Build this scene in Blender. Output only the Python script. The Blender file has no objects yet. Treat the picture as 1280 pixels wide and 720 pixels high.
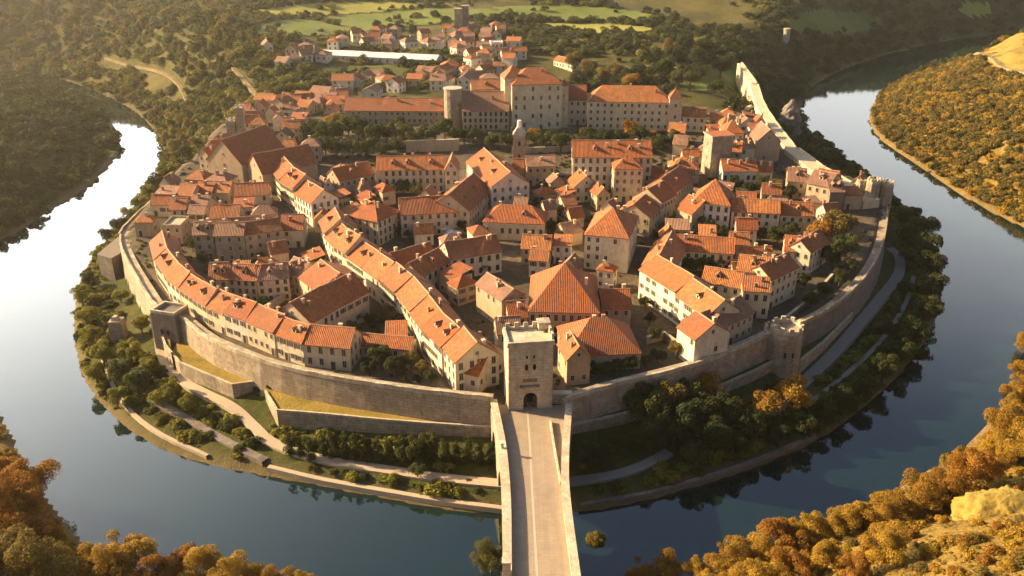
import bpy, bmesh, math, random
import numpy as np
R = math.radians
rnd = random.Random(11)
# ------------------------------------------------------------------ camera and its inverse (to place real points on the ground)
CAM = np.array((0.0, 0.0, 130.0)); PITCH = R(24.3); FOC = 1108.0
FW = np.array((0, math.cos(PITCH), -math.sin(PITCH))); UP = np.array((0, math.sin(PITCH), math.cos(PITCH))); RT = np.array((1.0, 0, 0))
def ray(u, v):
    d = FW * FOC + RT * (u - 640.0) - UP * (v - 360.0)
    return d / np.linalg.norm(d)
def at(u, v, z):
    d = ray(u, v); t = (z - CAM[2]) / d[2]
    return (CAM + d * t)[:2]
def px(x, y, z):
    p = np.array((x, y, z)) - CAM; w = p @ FW
    return 640 + FOC * (p @ RT) / w, 360 - FOC * (p @ UP) / w
def depth(x, y, z): return float((np.array((x, y, z)) - CAM) @ FW)
def sm(a, b, x):
    t = np.clip((x - a) / (b - a), 0, 1); return t * t * (3 - 2 * t)
def pts(l, z=0.0): return [tuple(at(u, v, z)) for u, v in l]
def chaikin(p, n=2, closed=False):
    p = [np.array(q, float) for q in p]
    for _ in range(n):
        q = [] if closed else [p[0]]
        m = len(p)
        for i in range(m if closed else m - 1):
            a, b = p[i], p[(i + 1) % m]
            q += [a * .75 + b * .25, a * .25 + b * .75]
        if not closed: q.append(p[-1])
        p = q
    return [tuple(q) for q in p]
def inside(poly, X, Y):
    c = np.zeros(np.shape(X), bool); n = len(poly)
    for i in range(n):
        (x1, y1), (x2, y2) = poly[i], poly[(i + 1) % n]
        if y1 == y2: continue
        c ^= ((y1 > Y) != (y2 > Y)) & (X < (x2 - x1) * (Y - y1) / (y2 - y1) + x1)
    return c
def dist(line, X, Y, closed=False):
    d = np.full(np.shape(X), 1e9); n = len(line)
    for i in range(n if closed else n - 1):
        (x1, y1), (x2, y2) = line[i], line[(i + 1) % n]
        dx, dy = x2 - x1, y2 - y1; L = dx * dx + dy * dy + 1e-9
        t = np.clip(((X - x1) * dx + (Y - y1) * dy) / L, 0, 1)
        d = np.minimum(d, (X - x1 - t * dx) ** 2 + (Y - y1 - t * dy) ** 2)
    return np.sqrt(d)
_tab = np.random.RandomState(5).rand(256, 256)
def noise(X, Y, s, o=0):
    x = np.asarray(X) / s + 37.3 + o * 17.7; y = np.asarray(Y) / s + 91.7 + o * 5.3
    xi = np.floor(x).astype(int); yi = np.floor(y).astype(int); fx = x - xi; fy = y - yi
    fx = fx * fx * (3 - 2 * fx); fy = fy * fy * (3 - 2 * fy)
    g = lambda a, b: _tab[a % 256, b % 256]
    return (g(xi, yi) * (1 - fx) + g(xi + 1, yi) * fx) * (1 - fy) + (g(xi, yi + 1) * (1 - fx) + g(xi + 1, yi + 1) * fx) * fy - .5
# ------------------------------------------------------------------ the river: inner bank round the town, outer banks
INNER = pts([(-60, 84), (20, 88), (60, 94), (90, 104), (130, 118), (172, 140), (200, 170), (207, 195), (196, 222), (172, 252), (150, 280), (126, 308), (104, 342),
             (94, 380), (94, 430), (104, 474), (140, 520), (190, 556), (250, 578), (320, 592), (400, 606), (480, 622), (560, 637), (630, 644), (720, 640),
             (800, 628), (870, 608), (950, 582), (1020, 552), (1078, 512), (1128, 464), (1163, 418), (1178, 370), (1172, 320), (1150, 275), (1108, 235),
             (1066, 204), (1030, 180), (1006, 158), (999, 138), (1006, 116), (1030, 98), (1066, 82), (1110, 68), (1150, 58), (1200, 48), (1290, 38)])
OUT_A = pts([(-60, 92), (20, 101), (60, 108), (92, 118), (116, 132), (136, 150), (151, 178), (144, 200), (118, 226), (80, 252), (36, 280), (0, 302), (-60, 334), (-150, 372)])
OUT_B = pts([(-150, 430), (-60, 470), (0, 520), (18, 560), (36, 600), (70, 648), (100, 684), (170, 714), (260, 730), (400, 744), (560, 760), (700, 768), (780, 752), (860, 728),
             (950, 694), (1040, 654), (1110, 622), (1180, 580), (1236, 534), (1266, 490), (1290, 452), (1350, 420), (1420, 400)])
OUT_C = pts([(1430, 356), (1340, 312), (1280, 284), (1226, 258), (1180, 228), (1146, 204), (1110, 182), (1090, 162), (1087, 140), (1100, 118), (1124, 102), (1170, 88), (1240, 74), (1330, 62)])
INNER = chaikin(INNER, 2); OUT_A = chaikin(OUT_A, 2); OUT_B = chaikin(OUT_B, 2); OUT_C = chaikin(OUT_C, 2)
far = lambda p, dx, dy: (p[0] + dx, p[1] + dy)
OUTER = [far(OUT_A[0], -900, 500)] + OUT_A + [far(OUT_A[-1], -600, -60), far(OUT_B[0], -600, -40)] + OUT_B + [far(OUT_B[-1], 600, -30), far(OUT_C[0], 600, 0)] + OUT_C + [far(OUT_C[-1], 900, 250)]
RIVER = [far(INNER[0], -900, 620)] + INNER + [far(INNER[-1], 900, 420)] + OUTER[::-1]
PENIN = [far(INNER[0], -900, 620)] + INNER + [far(INNER[-1], 900, 420), (3500, 6000), (-3500, 6000)]
# ------------------------------------------------------------------ the town wall (centre line of its walk, z = WALLTOP)
WALLTOP = 16.0
WALL_L = pts([(246, 214), (206, 243), (176, 270), (156, 290), (155, 306), (166, 330), (182, 356), (200, 384), (228, 393), (262, 421), (296, 436), (340, 453), (400, 467), (480, 480), (556, 490), (616, 496)], WALLTOP)
WALL_R = pts([(704, 498), (722, 492), (760, 480), (820, 466), (880, 450), (932, 428), (972, 410), (1012, 399), (1050, 374), (1080, 345), (1098, 312), (1104, 280), (1104, 252), (1092, 238)], WALLTOP)
WALL_B = pts([(1092, 238), (1060, 222), (1022, 205), (990, 186), (968, 160), (950, 136), (942, 112), (924, 86)], 26)
WALL_L = chaikin(WALL_L, 1); WALL_R = chaikin(WALL_R, 1)
TOWN = WALL_L + WALL_R + [WALL_B[2], WALL_B[3], WALL_B[4]] + pts([(930, 140), (800, 120), (560, 110), (430, 120), (330, 120), (270, 160)], 26)
def zin(X, Y): return 14 + 12 * sm(235, 430, Y)              # town ground
def height(X, Y, rough=True):
    X = np.asarray(X, float); Y = np.asarray(Y, float)
    riv = inside(RIVER, X, Y); pen = inside(PENIN, X, Y) & ~riv
    ds = np.minimum(dist(INNER, X, Y), dist(OUTER, X, Y))
    di = dist(INNER, X, Y)
    h = np.zeros(X.shape)
    # outside land
    dA = dist(OUT_A, X, Y)
    left = (X < -150) & (Y > 250)
    right = (X > 150) & (Y > 230)
    near = ~left & ~right
    hl = 1.0 + 25 * (1 - np.exp(-ds / 75.0)) * sm(0, 30, ds)
    hr = 1.0 + 0.10 * np.minimum(ds, 12) + 66 * (1 - np.exp(-np.maximum(ds - 6, 0) / 105.0))
    bx = sm(10, 60, X)
    hn = 1.0 + ds * (0.30 + .22 * bx); hn = np.where(np.abs(X - 6) < 13, np.minimum(hn, 9), hn) * 1.0; hn = np.minimum(hn, 62)
    if rough:
        hr = hr + sm(25, 90, ds) * (22 * noise(X, Y, 70) + 10 * noise(X, Y, 30, 1)) + sm(5, 30, ds) * 2.2 * noise(X, Y, 11, 2)
        hl = hl + sm(20, 80, ds) * 7 * noise(X, Y, 70, 3)
        hn = hn + sm(8, 30, ds) * (7 * noise(X, Y, 26, 4) + 2 * noise(X, Y, 9, 5))
    o = np.where(left, hl, np.where(right, hr, hn))
    # behind the left and right hills the far banks
    # peninsula and mainland
    tin = inside(TOWN, X, Y); dw = dist(TOWN, X, Y, True)
    t = np.clip(di / (di + dw + 1e-6), 0, 1)
    back = sm(330, 520, Y)
    bank = 0.4 + 1.8 * sm(0, .16, t) + 1.2 * sm(.16, .62, t) + 2.6 * sm(.62, .97, t)
    zi = zin(X, Y)
    bank2 = 0.5 + (zi - 1) * sm(0, 1, np.clip(di / 46.0, 0, 1))
    p = np.where(tin, zi, bank * (1 - back) + bank2 * back)
    main = 26 + 10 * sm(520, 700, Y) + 0.085 * np.maximum(Y - 690, 0) + 0.05 * np.maximum(Y - 1100, 0)
    rim = sm(0, 70, di)
    if rough:
        main = main + sm(470, 620, Y) * (16 * noise(X, Y, 130, 6) + 6 * noise(X, Y, 45, 7)) * (1 - .75 * np.exp(-((X - -60) / 130.0) ** 2) * (1 - sm(760, 900, Y)))
    ml = main + 14 * sm(-90, -240, X) * sm(420, 600, Y)
    p = np.where(Y > 400, p * (1 - sm(430, 520, Y)) + ml * rim * sm(430, 520, Y) + .5 * (1 - rim) * sm(430, 520, Y), p)
    h = np.where(pen, p, o)
    bed = -np.minimum(ds * .4, 4) - .1
    h = np.where(riv, bed, h)
    return h
_grid = {}
def hgrid(X, Y):
    ax, ay, Z = _grid['x'], _grid['y'], _grid['z']
    X = np.asarray(X, float); Y = np.asarray(Y, float)
    i = np.clip(np.searchsorted(ax, X) - 1, 0, len(ax) - 2); j = np.clip(np.searchsorted(ay, Y) - 1, 0, len(ay) - 2)
    fx = np.clip((X - ax[i]) / (ax[i + 1] - ax[i]), 0, 1); fy = np.clip((Y - ay[j]) / (ay[j + 1] - ay[j]), 0, 1)
    return (Z[j, i] * (1 - fx) + Z[j, i + 1] * fx) * (1 - fy) + (Z[j + 1, i] * (1 - fx) + Z[j + 1, i + 1] * fx) * fy
def ground(u, v, dz=0.0):
    """where the line of sight meets the terrain (raised by dz)"""
    d = ray(u, v); ts = np.linspace(120, 1600, 1500)
    P = CAM[:, None] + d[:, None] * ts
    f = P[2] - hgrid(P[0], P[1]) - dz
    i = int(np.argmax(f < 0)) if (f < 0).any() else len(ts) - 1
    if i > 0 and f[i] < 0:
        a, b = ts[i - 1], ts[i]; t = a + (b - a) * f[i - 1] / (f[i - 1] - f[i])
    else: t = ts[i]
    q = CAM + d * t
    return float(q[0]), float(q[1]), float(q[2] - dz)
def H1(x, y): return float(hgrid(x, y))
# ------------------------------------------------------------------ scene, helpers
SC = bpy.context.scene; COL = SC.collection
_mesh_cache = {}
class MB:
    """collects faces (with a material slot and uv) and links them as ONE mesh object"""
    def __init__(s): s.v = []; s.f = []; s.m = []
    def face(s, ps, m=0):
        i = len(s.v); s.v += [tuple(float(c) for c in p) for p in ps]; s.f.append(list(range(i, i + len(ps)))); s.m.append(m)
    def solid(s, vs, fs, m=0):
        i = len(s.v); s.v += [tuple(float(c) for c in p) for p in vs]
        for f in fs: s.f.append([i + k for k in f]); s.m.append(m)
    def box(s, x0, x1, y0, y1, z0, z1, m=0, taper=0.0):
        t = taper
        s.solid([(x0, y0, z0), (x1, y0, z0), (x1, y1, z0), (x0, y1, z0), (x0 + t, y0 + t, z1), (x1 - t, y0 + t, z1), (x1 - t, y1 - t, z1), (x0 + t, y1 - t, z1)],
                [(3, 2, 1, 0), (4, 5, 6, 7), (0, 1, 5, 4), (1, 2, 6, 5), (2, 3, 7, 6), (3, 0, 4, 7)], m)
    def prism(s, poly, z0, z1, m=0, mtop=None, shrink=0.0):
        """poly counter-clockwise"""
        n = len(poly); i = len(s.v)
        cx = sum(p[0] for p in poly) / n; cy = sum(p[1] for p in poly) / n
        s.v += [(float(p[0]), float(p[1]), float(z0)) for p in poly]
        s.v += [(float(cx + (p[0] - cx) * (1 - shrink)), float(cy + (p[1] - cy) * (1 - shrink)), float(z1)) for p in poly]
        s.f.append([i + k for k in range(n)][::-1]); s.m.append(m)
        s.f.append([i + n + k for k in range(n)]); s.m.append(m if mtop is None else mtop)
        for k in range(n): s.f.append([i + k, i + (k + 1) % n, i + n + (k + 1) % n, i + n + k]); s.m.append(m)
    def mesh(s, name, mats, smooth=False):
        me = bpy.data.meshes.new(name); me.from_pydata(s.v, [], s.f)
        for m in (mats if isinstance(mats, (list, tuple)) else [mats]): me.materials.append(m)
        if len(me.materials) > 1: me.polygons.foreach_set('material_index', s.m)
        if smooth: me.polygons.foreach_set('use_smooth', [True] * len(s.f))
        me.update(); return me
    def build(s, name, mats, parent=None, smooth=False): return link(name, s.mesh(name, mats, smooth), parent)
def link(name, data, parent=None, loc=None, rz=None):
    o = bpy.data.objects.new(name, data); COL.objects.link(o)
    if parent is not None: o.parent = parent
    if loc is not None: o.location = loc
    if rz is not None: o.rotation_euler = (0, 0, rz)
    return o
def tag(o, label=None, cat=None, group=None, kind=None):
    if label: o['label'] = label
    if cat: o['category'] = cat
    if group: o['group'] = group
    if kind: o['kind'] = kind
    return o
def empty(name, loc, rz=0.0):
    o = bpy.data.objects.new(name, None); COL.objects.link(o); o.location = loc; o.rotation_euler = (0, 0, rz); o.empty_display_size = .5
    return o
NTH = ['first', 'second', 'third', 'fourth', 'fifth', 'sixth', 'seventh', 'eighth', 'ninth', 'tenth', 'eleventh', 'twelfth', 'thirteenth', 'fourteenth', 'fifteenth',
       'sixteenth', 'seventeenth', 'eighteenth', 'nineteenth', 'twentieth']
def nth(i):
    if i < 20: return NTH[i]
    t, u = divmod(i + 1, 10); T = ['', '', 'twenty', 'thirty', 'forty', 'fifty', 'sixty'][t]
    return T + ('-' + NTH[u - 1] if u else '') if u else T[:-1] + 'ieth'
# ------------------------------------------------------------------ materials
class NT:
    def __init__(s, name):
        s.m = bpy.data.materials.new(name); s.m.use_nodes = True; s.t = s.m.node_tree; s.n = s.t.nodes; s.l = s.t.links
        s.b = s.n['Principled BSDF']; s.out = s.n['Material Output']
    def new(s, t, **k):
        n = s.n.new(t)
        for a, b in k.items():
            if hasattr(n, a): setattr(n, a, b)
            else: n.inputs[a.replace('_', ' ')].default_value = b
        return n
    def noise(s, vec, scale, detail=4, rough=.6):
        n = s.new('ShaderNodeTexNoise'); n.inputs['Scale'].default_value = scale; n.inputs['Detail'].default_value = detail; n.inputs['Roughness'].default_value = rough
        if vec is not None: s.l.new(vec, n.inputs['Vector'])
        return n.outputs['Fac']
    def ramp(s, fac, stops):
        r = s.new('ShaderNodeValToRGB'); e = r.color_ramp.elements
        while len(e) < len(stops): e.new(.5)
        for q, (p, c) in zip(e, stops): q.position = p; q.color = (*c, 1) if len(c) == 3 else c
        s.l.new(fac, r.inputs['Fac']); return r.outputs['Color']
    def mix(s, fac, a, b, mode='MIX'):
        n = s.new('ShaderNodeMix'); n.data_type = 'RGBA'; n.blend_type = mode; n.clamp_factor = True
        for i, x in ((0, fac), (6, a), (7, b)):
            if isinstance(x, (int, float)): n.inputs[i].default_value = x
            elif isinstance(x, tuple): n.inputs[i].default_value = (*x, 1) if len(x) == 3 else x
            else: s.l.new(x, n.inputs[i])
        return n.outputs[2]
    def math(s, op, a, b=0.0):
        n = s.new('ShaderNodeMath'); n.operation = op
        for i, x in enumerate((a, b)):
            if isinstance(x, (int, float)): n.inputs[i].default_value = x
            else: s.l.new(x, n.inputs[i])
        return n.outputs[0]
    def coord(s): return s.new('ShaderNodeTexCoord').outputs['Object']
    def pos(s): return s.new('ShaderNodeNewGeometry').outputs['Position']
    def rand(s): return s.new('ShaderNodeObjectInfo').outputs['Random']
    def attr(s, name): return s.new('ShaderNodeAttribute', attribute_name=name).outputs['Fac']
    def base(s, c, rough=.85, spec=.3):
        if isinstance(c, tuple): s.b.inputs['Base Color'].default_value = (*c, 1)
        else: s.l.new(c, s.b.inputs['Base Color'])
        s.b.inputs['Roughness'].default_value = rough; s.b.inputs['Specular IOR Level'].default_value = spec
        return s
    def bump(s, h, strength=.3, d=.1):
        b = s.new('ShaderNodeBump'); b.inputs['Strength'].default_value = strength; b.inputs['Distance'].default_value = d
        s.l.new(h, b.inputs['Height']); s.l.new(b.outputs['Normal'], s.b.inputs['Normal']); return s
M = {}
def mk_roof(name, cols, dark=.55):
    t = NT(name); p = t.coord(); r = t.rand()
    a = t.ramp(r, [(0, cols[0]), (.3, cols[1]), (.65, cols[2]), (1, cols[3])])
    n1 = t.noise(t.pos(), .30, 5, .65); n2 = t.noise(t.pos(), 2.6, 4, .75); n3 = t.noise(t.pos(), .10, 3); n4 = t.noise(t.pos(), .9, 4, .7)
    c = t.mix(t.ramp(n4, [(.40, (0, 0, 0)), (.62, (.75, .75, .75))]), a, tuple(x * dark for x in cols[1]))
    c = t.mix(t.ramp(n2, [(.50, (0, 0, 0)), (.74, (.7, .7, .7))]), c, tuple(min(1, x * 1.5 + .01) for x in cols[2]))
    c = t.mix(t.ramp(n1, [(.46, (0, 0, 0)), (.70, (.7, .7, .7))]), c, (.15, .11, .065))
    c = t.mix(t.ramp(n3, [(.45, (0, 0, 0)), (.7, (.45, .45, .45))]), c, cols[3])
    w = t.new('ShaderNodeTexWave'); w.inputs['Scale'].default_value = .62; w.inputs['Distortion'].default_value = 1.0; w.inputs['Detail'].default_value = 2; w.bands_direction = 'X'
    t.l.new(p, w.inputs['Vector'])
    c = t.mix(t.math('MULTIPLY', w.outputs['Fac'], .28), c, tuple(x * .35 for x in cols[1]))
    t.base(c, .82, .25).bump(t.math('ADD', t.math('MULTIPLY', n2, 1.0), t.math('MULTIPLY', w.outputs['Fac'], 1.2)), .8, .16); M[name] = t.m
mk_roof('roof_orange', [(.50, .165, .042), (.40, .115, .032), (.58, .24, .075), (.33, .115, .05)])
mk_roof('roof_red', [(.45, .13, .038), (.39, .105, .032), (.50, .175, .055), (.33, .105, .048)])
mk_roof('roof_brown', [(.30, .155, .095), (.36, .19, .12), (.26, .135, .09), (.40, .23, .15)])
def mk_plaster(name, cols, stain=(.25, .20, .14)):
    t = NT(name); r = t.rand(); a = t.ramp(r, [(0, cols[0]), (.4, cols[1]), (.75, cols[2]), (1, cols[0])])
    n1 = t.noise(t.pos(), .28, 5, .7); n2 = t.noise(t.pos(), 1.7, 4, .7)
    mp = t.new('ShaderNodeMapping'); mp.inputs['Scale'].default_value = (1, 1, .22); t.l.new(t.pos(), mp.inputs['Vector'])
    n3 = t.noise(mp.outputs['Vector'], 1.2, 4, .75)
    c = t.mix(t.ramp(n1, [(.42, (0, 0, 0)), (.72, (.5, .5, .5))]), a, stain)
    c = t.mix(t.ramp(n3, [(.5, (0, 0, 0)), (.75, (.6, .6, .6))]), c, tuple(x * .6 for x in stain))
    c = t.mix(t.math('MULTIPLY', n2, .35), c, tuple(x * .7 for x in cols[1]))
    t.base(c, .9, .2).bump(n2, .25, .06); M[name] = t.m
mk_plaster('plaster_cream', [(.68, .56, .37), (.62, .49, .31), (.70, .62, .46)])
mk_plaster('plaster_white', [(.76, .68, .52), (.72, .62, .46), (.78, .72, .60)])
mk_plaster('plaster_tan', [(.50, .38, .24), (.44, .33, .21), (.54, .43, .28)])
def mk_stone(name, a, b, mortar, bs=(1.1, .5), big=.08):
    t = NT(name); p = t.pos()
    # run the courses round any face: x+y along, z up
    sep = t.new('ShaderNodeSeparateXYZ'); t.l.new(p, sep.inputs[0]); cmb = t.new('ShaderNodeCombineXYZ')
    t.l.new(t.math('ADD', sep.outputs[0], t.math('MULTIPLY', sep.outputs[1], .83)), cmb.inputs[0]); t.l.new(sep.outputs[2], cmb.inputs[1])
    br = t.new('ShaderNodeTexBrick'); br.inputs['Scale'].default_value = 1.0; br.inputs['Brick Width'].default_value = bs[0]; br.inputs['Row Height'].default_value = bs[1]
    br.inputs['Mortar Size'].default_value = .045; br.inputs['Color1'].default_value = (*a, 1); br.inputs['Color2'].default_value = (*b, 1); br.inputs['Mortar'].default_value = (*mortar, 1)
    t.l.new(cmb.outputs[0], br.inputs['Vector'])
    n1 = t.noise(p, big, 6, .7); n2 = t.noise(p, 1.3, 4, .7)
    mp = t.new('ShaderNodeMapping'); mp.inputs['Scale'].default_value = (1, 1, .15); t.l.new(p, mp.inputs['Vector']); n3 = t.noise(mp.outputs['Vector'], .5, 5, .7)
    c = t.mix(t.ramp(n1, [(.38, (0, 0, 0)), (.7, (.55, .55, .55))]), br.outputs['Color'], tuple(x * .55 for x in b))
    c = t.mix(t.ramp(n3, [(.48, (0, 0, 0)), (.72, (.65, .65, .65))]), c, tuple(x * .38 for x in b))
    n4 = t.noise(p, .33, 5, .72); n5 = t.noise(p, .9, 3, .8)
    c = t.mix(t.ramp(n4, [(.50, (0, 0, 0)), (.66, (.6, .6, .6))]), c, tuple(min(.7, x * 1.35) for x in a)); c = t.mix(t.ramp(n5, [(.56, (0, 0, 0)), (.70, (.7, .7, .7))]), c, (.10, .095, .05))
    c = t.mix(t.math('MULTIPLY', n2, .4), c, tuple(x * .6 for x in a))
    t.base(c, .92, .2).bump(t.math('ADD', br.outputs['Fac'], n2), .5, .12); M[name] = t.m
mk_stone('stone_wall', (.46, .37, .265), (.34, .27, .19), (.17, .13, .09), (1.9, .85))
mk_stone('stone_pale', (.62, .52, .37), (.50, .41, .29), (.32, .26, .19), (1.6, .8))
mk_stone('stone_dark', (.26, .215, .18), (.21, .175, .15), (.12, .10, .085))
def mk_flat(name, c, rough=.8, var=.3, scale=1.5, spec=.3):
    t = NT(name); n = t.noise(t.pos(), scale, 5, .7)
    t.base(t.mix(t.math('MULTIPLY', n, var), c, tuple(x * .45 for x in c)), rough, spec).bump(n, .3, .05); M[name] = t.m
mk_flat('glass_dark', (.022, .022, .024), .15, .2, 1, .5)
mk_flat('frame_stone', (.50, .43, .32)); mk_flat('frame_white', (.70, .66, .58)); mk_flat('wood_dark', (.075, .045, .028))
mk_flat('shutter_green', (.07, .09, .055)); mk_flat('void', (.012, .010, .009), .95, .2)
mk_flat('ridge_tile', (.50, .27, .15), .85, .6, 1.5); mk_flat('chimney_brick', (.36, .20, .13)); mk_flat('lead_grey', (.30, .30, .29), .6); mk_flat('white_trim', (.78, .74, .66))
mk_flat('path_gravel', (.50, .40, .28), .95, .5, .6);  mk_flat('kerb', (.50, .43, .33), .85, .4, .8)
mk_flat('grey_path', (.24, .225, .20), .9, .4, .5); mk_flat('bark', (.10, .07, .045), .95, .5, 3)
mk_flat('street', (.20, .165, .125), .9, .5, .5); mk_flat('court_earth', (.13, .105, .07), .95, .5, .5)
mk_flat('metal_grey', (.25, .25, .25), .45); mk_flat('canvas_white', (.78, .75, .7), .8, .2); mk_flat('canvas_red', (.55, .14, .07), .8, .25)
t = NT('road_paving'); p = t.pos(); br = t.new('ShaderNodeTexBrick'); br.inputs['Scale'].default_value = 1; br.inputs['Brick Width'].default_value = 1.6; br.inputs['Row Height'].default_value = .8
br.inputs['Mortar Size'].default_value = .03; br.inputs['Color1'].default_value = (.39, .305, .21, 1); br.inputs['Color2'].default_value = (.34, .265, .18, 1); br.inputs['Mortar'].default_value = (.24, .19, .135, 1); t.l.new(p, br.inputs['Vector'])
mp = t.new('ShaderNodeMapping'); mp.inputs['Scale'].default_value = (1, .06, 1); t.l.new(p, mp.inputs['Vector']); n1 = t.noise(mp.outputs['Vector'], .9, 4, .6); n2 = t.noise(p, .22, 6, .7); n3 = t.noise(p, 2.5, 4, .7)
c = t.mix(t.ramp(n1, [(.42, (0, 0, 0)), (.66, (.55, .55, .55))]), br.outputs['Color'], (.27, .21, .155)); c = t.mix(t.ramp(n2, [(.48, (0, 0, 0)), (.7, (.6, .6, .6))]), c, (.24, .19, .14)); c = t.mix(t.math('MULTIPLY', n3, .3), c, (.2, .16, .12))
t.base(c, .85, .25).bump(n3, .3, .05); M['road_paving'] = t.m
def mk_leaf(name, cols, trans=.38):
    t = NT(name); r = t.rand(); a = t.ramp(r, [(i / (len(cols) - 1), c) for i, c in enumerate(cols)])
    v = t.attr('tint'); n = t.noise(t.coord(), .6, 3)
    c = t.mix(v, t.mix(n, a, tuple(x * 1.25 for x in cols[0])), tuple(x * .6 for x in cols[-1]))
    t.base(c, .75, .15)
    tr = t.new('ShaderNodeBsdfTranslucent'); t.l.new(c, tr.inputs['Color'])
    mx = t.new('ShaderNodeMixShader'); mx.inputs[0].default_value = trans; t.l.new(t.b.outputs[0], mx.inputs[1]); t.l.new(tr.outputs[0], mx.inputs[2]); t.l.new(mx.outputs[0], t.out.inputs['Surface'])
    M[name] = t.m
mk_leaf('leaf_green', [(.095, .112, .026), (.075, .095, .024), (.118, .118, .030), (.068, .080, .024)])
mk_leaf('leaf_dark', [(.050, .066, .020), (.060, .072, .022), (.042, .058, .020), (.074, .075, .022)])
mk_leaf('leaf_yellow', [(.36, .21, .028), (.30, .185, .026), (.40, .24, .035), (.27, .15, .022)])
mk_leaf('leaf_lime', [(.25, .225, .032), (.20, .195, .030), (.28, .235, .04), (.18, .18, .032)])
mk_leaf('leaf_rust', [(.38, .185, .027), (.32, .15, .024), (.42, .22, .032), (.28, .14, .024)])
mk_leaf('leaf_amber', [(.44, .275, .034), (.38, .225, .030), (.48, .31, .042), (.33, .21, .030)])
mk_leaf('leaf_moss', [(.125, .120, .030), (.105, .105, .028), (.15, .135, .034), (.09, .095, .026)])
mk_leaf('leaf_olive', [(.185, .145, .034), (.21, .155, .032), (.15, .125, .032), (.23, .16, .034)])
def mk_grass(name, stops, s1=.05, s2=.9, bump=.6):
    t = NT(name); p = t.pos(); n1 = t.noise(p, s1, 6, .65); n2 = t.noise(p, s2, 4, .75)
    c = t.ramp(t.math('ADD', t.math('MULTIPLY', n1, .65), t.math('MULTIPLY', n2, .35)), stops)
    t.base(c, .95, .1).bump(n2, bump, .5); M[name] = t.m
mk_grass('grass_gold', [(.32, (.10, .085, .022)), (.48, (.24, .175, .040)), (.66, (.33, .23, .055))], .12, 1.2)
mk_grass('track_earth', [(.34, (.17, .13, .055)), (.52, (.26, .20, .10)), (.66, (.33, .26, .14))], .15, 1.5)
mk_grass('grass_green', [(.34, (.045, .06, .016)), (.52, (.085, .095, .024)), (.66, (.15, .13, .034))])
mk_grass('field_green', [(.34, (.09, .12, .025)), (.5, (.14, .17, .035)), (.66, (.19, .20, .045))], .03, .4)
mk_grass('field_yellow', [(.34, (.20, .21, .04)), (.5, (.28, .27, .05)), (.66, (.33, .30, .07))], .03, .4)
mk_grass('ivy', [(.34, (.025, .035, .012)), (.52, (.05, .06, .018)), (.66, (.085, .085, .022))], .2, 2.0)
# the ground: one sheet, its natural colour by zone (town earth / bank grass / dry golden hillside / green country)
t = NT('ground_earth'); p = t.pos()
n1 = t.noise(p, .035, 7, .68); n2 = t.noise(p, .5, 5, .75); n3 = t.noise(p, 2.2, 3, .7)
mixn = t.math('ADD', t.math('MULTIPLY', n1, .5), t.math('MULTIPLY', n2, .5))
gold = t.ramp(mixn, [(.36, (.075, .055, .016)), (.46, (.17, .115, .028)), (.55, (.27, .175, .040)), (.66, (.36, .245, .065))])
green = t.ramp(mixn, [(.36, (.030, .038, .012)), (.5, (.065, .070, .020)), (.62, (.14, .115, .034))])
bank = t.ramp(mixn, [(.36, (.030, .036, .012)), (.5, (.060, .068, .018)), (.62, (.115, .10, .03))])
town = t.ramp(mixn, [(.36, (.05, .05, .025)), (.5, (.115, .090, .060)), (.62, (.18, .14, .10))])
c = t.mix(t.attr('gold'), green, gold); c = t.mix(t.attr('bank'), c, bank); c = t.mix(t.attr('town'), c, town); c = t.mix(t.attr('shore'), c, (.20, .145, .085))
t.base(c, .95, .1).bump(t.math('ADD', n2, n3), .7, .6); M['ground_earth'] = t.m
t = NT('water_river'); p = t.pos()
n1 = t.noise(p, .35, 3, .6); n2 = t.noise(p, .05, 3, .6)
t.base(t.mix(n2, (.004, .015, .015), (.007, .018, .013)), .035, .5).bump(t.math('ADD', t.math('MULTIPLY', n1, .45), n2), .075, .25); t.b.inputs['IOR'].default_value = 2.0; t.b.inputs['Specular Tint'].default_value = (.86, .95, 1, 1); M['water_river'] = t.m
# ------------------------------------------------------------------ camera, light, sky, air
cd = bpy.data.cameras.new('camera'); cam = link('camera', cd); cam.location = tuple(CAM); cam.rotation_euler = (R(90) - PITCH, 0, 0)
cd.sensor_width = 36; cd.lens = FOC / 1280 * 36; cd.clip_start = .5; cd.clip_end = 20000; SC.camera = cam
SUN_AZ, SUN_EL = R(-73), R(24)
sd = bpy.data.lights.new('sun', 'SUN'); so = link('sun', sd); sd.energy = 5.0; sd.angle = R(.6); sd.color = (1, .72, .40)
from mathutils import Vector
SDIR = Vector((math.sin(SUN_AZ) * math.cos(SUN_EL), math.cos(SUN_AZ) * math.cos(SUN_EL), math.sin(SUN_EL)))
so.rotation_euler = SDIR.to_track_quat('Z', 'Y').to_euler()
wd = bpy.data.worlds.new('World'); SC.world = wd; wd.use_nodes = True
wn = wd.node_tree.nodes; sky = wn.new('ShaderNodeTexSky'); sky.sky_type = 'NISHITA'; sky.sun_disc = False
sky.sun_elevation = SUN_EL; sky.sun_rotation = SUN_AZ % (2 * math.pi); sky.dust_density = 1.0; sky.air_density = 1.0; sky.ozone_density = 3.0
wd.node_tree.links.new(sky.outputs[0], wn['Background'].inputs[0]); wn['Background'].inputs[1].default_value = .045
SC.view_settings.view_transform = 'Standard'; SC.view_settings.look = 'None'; SC.view_settings.exposure = 1.74; SC.view_settings.gamma = 1
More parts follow.
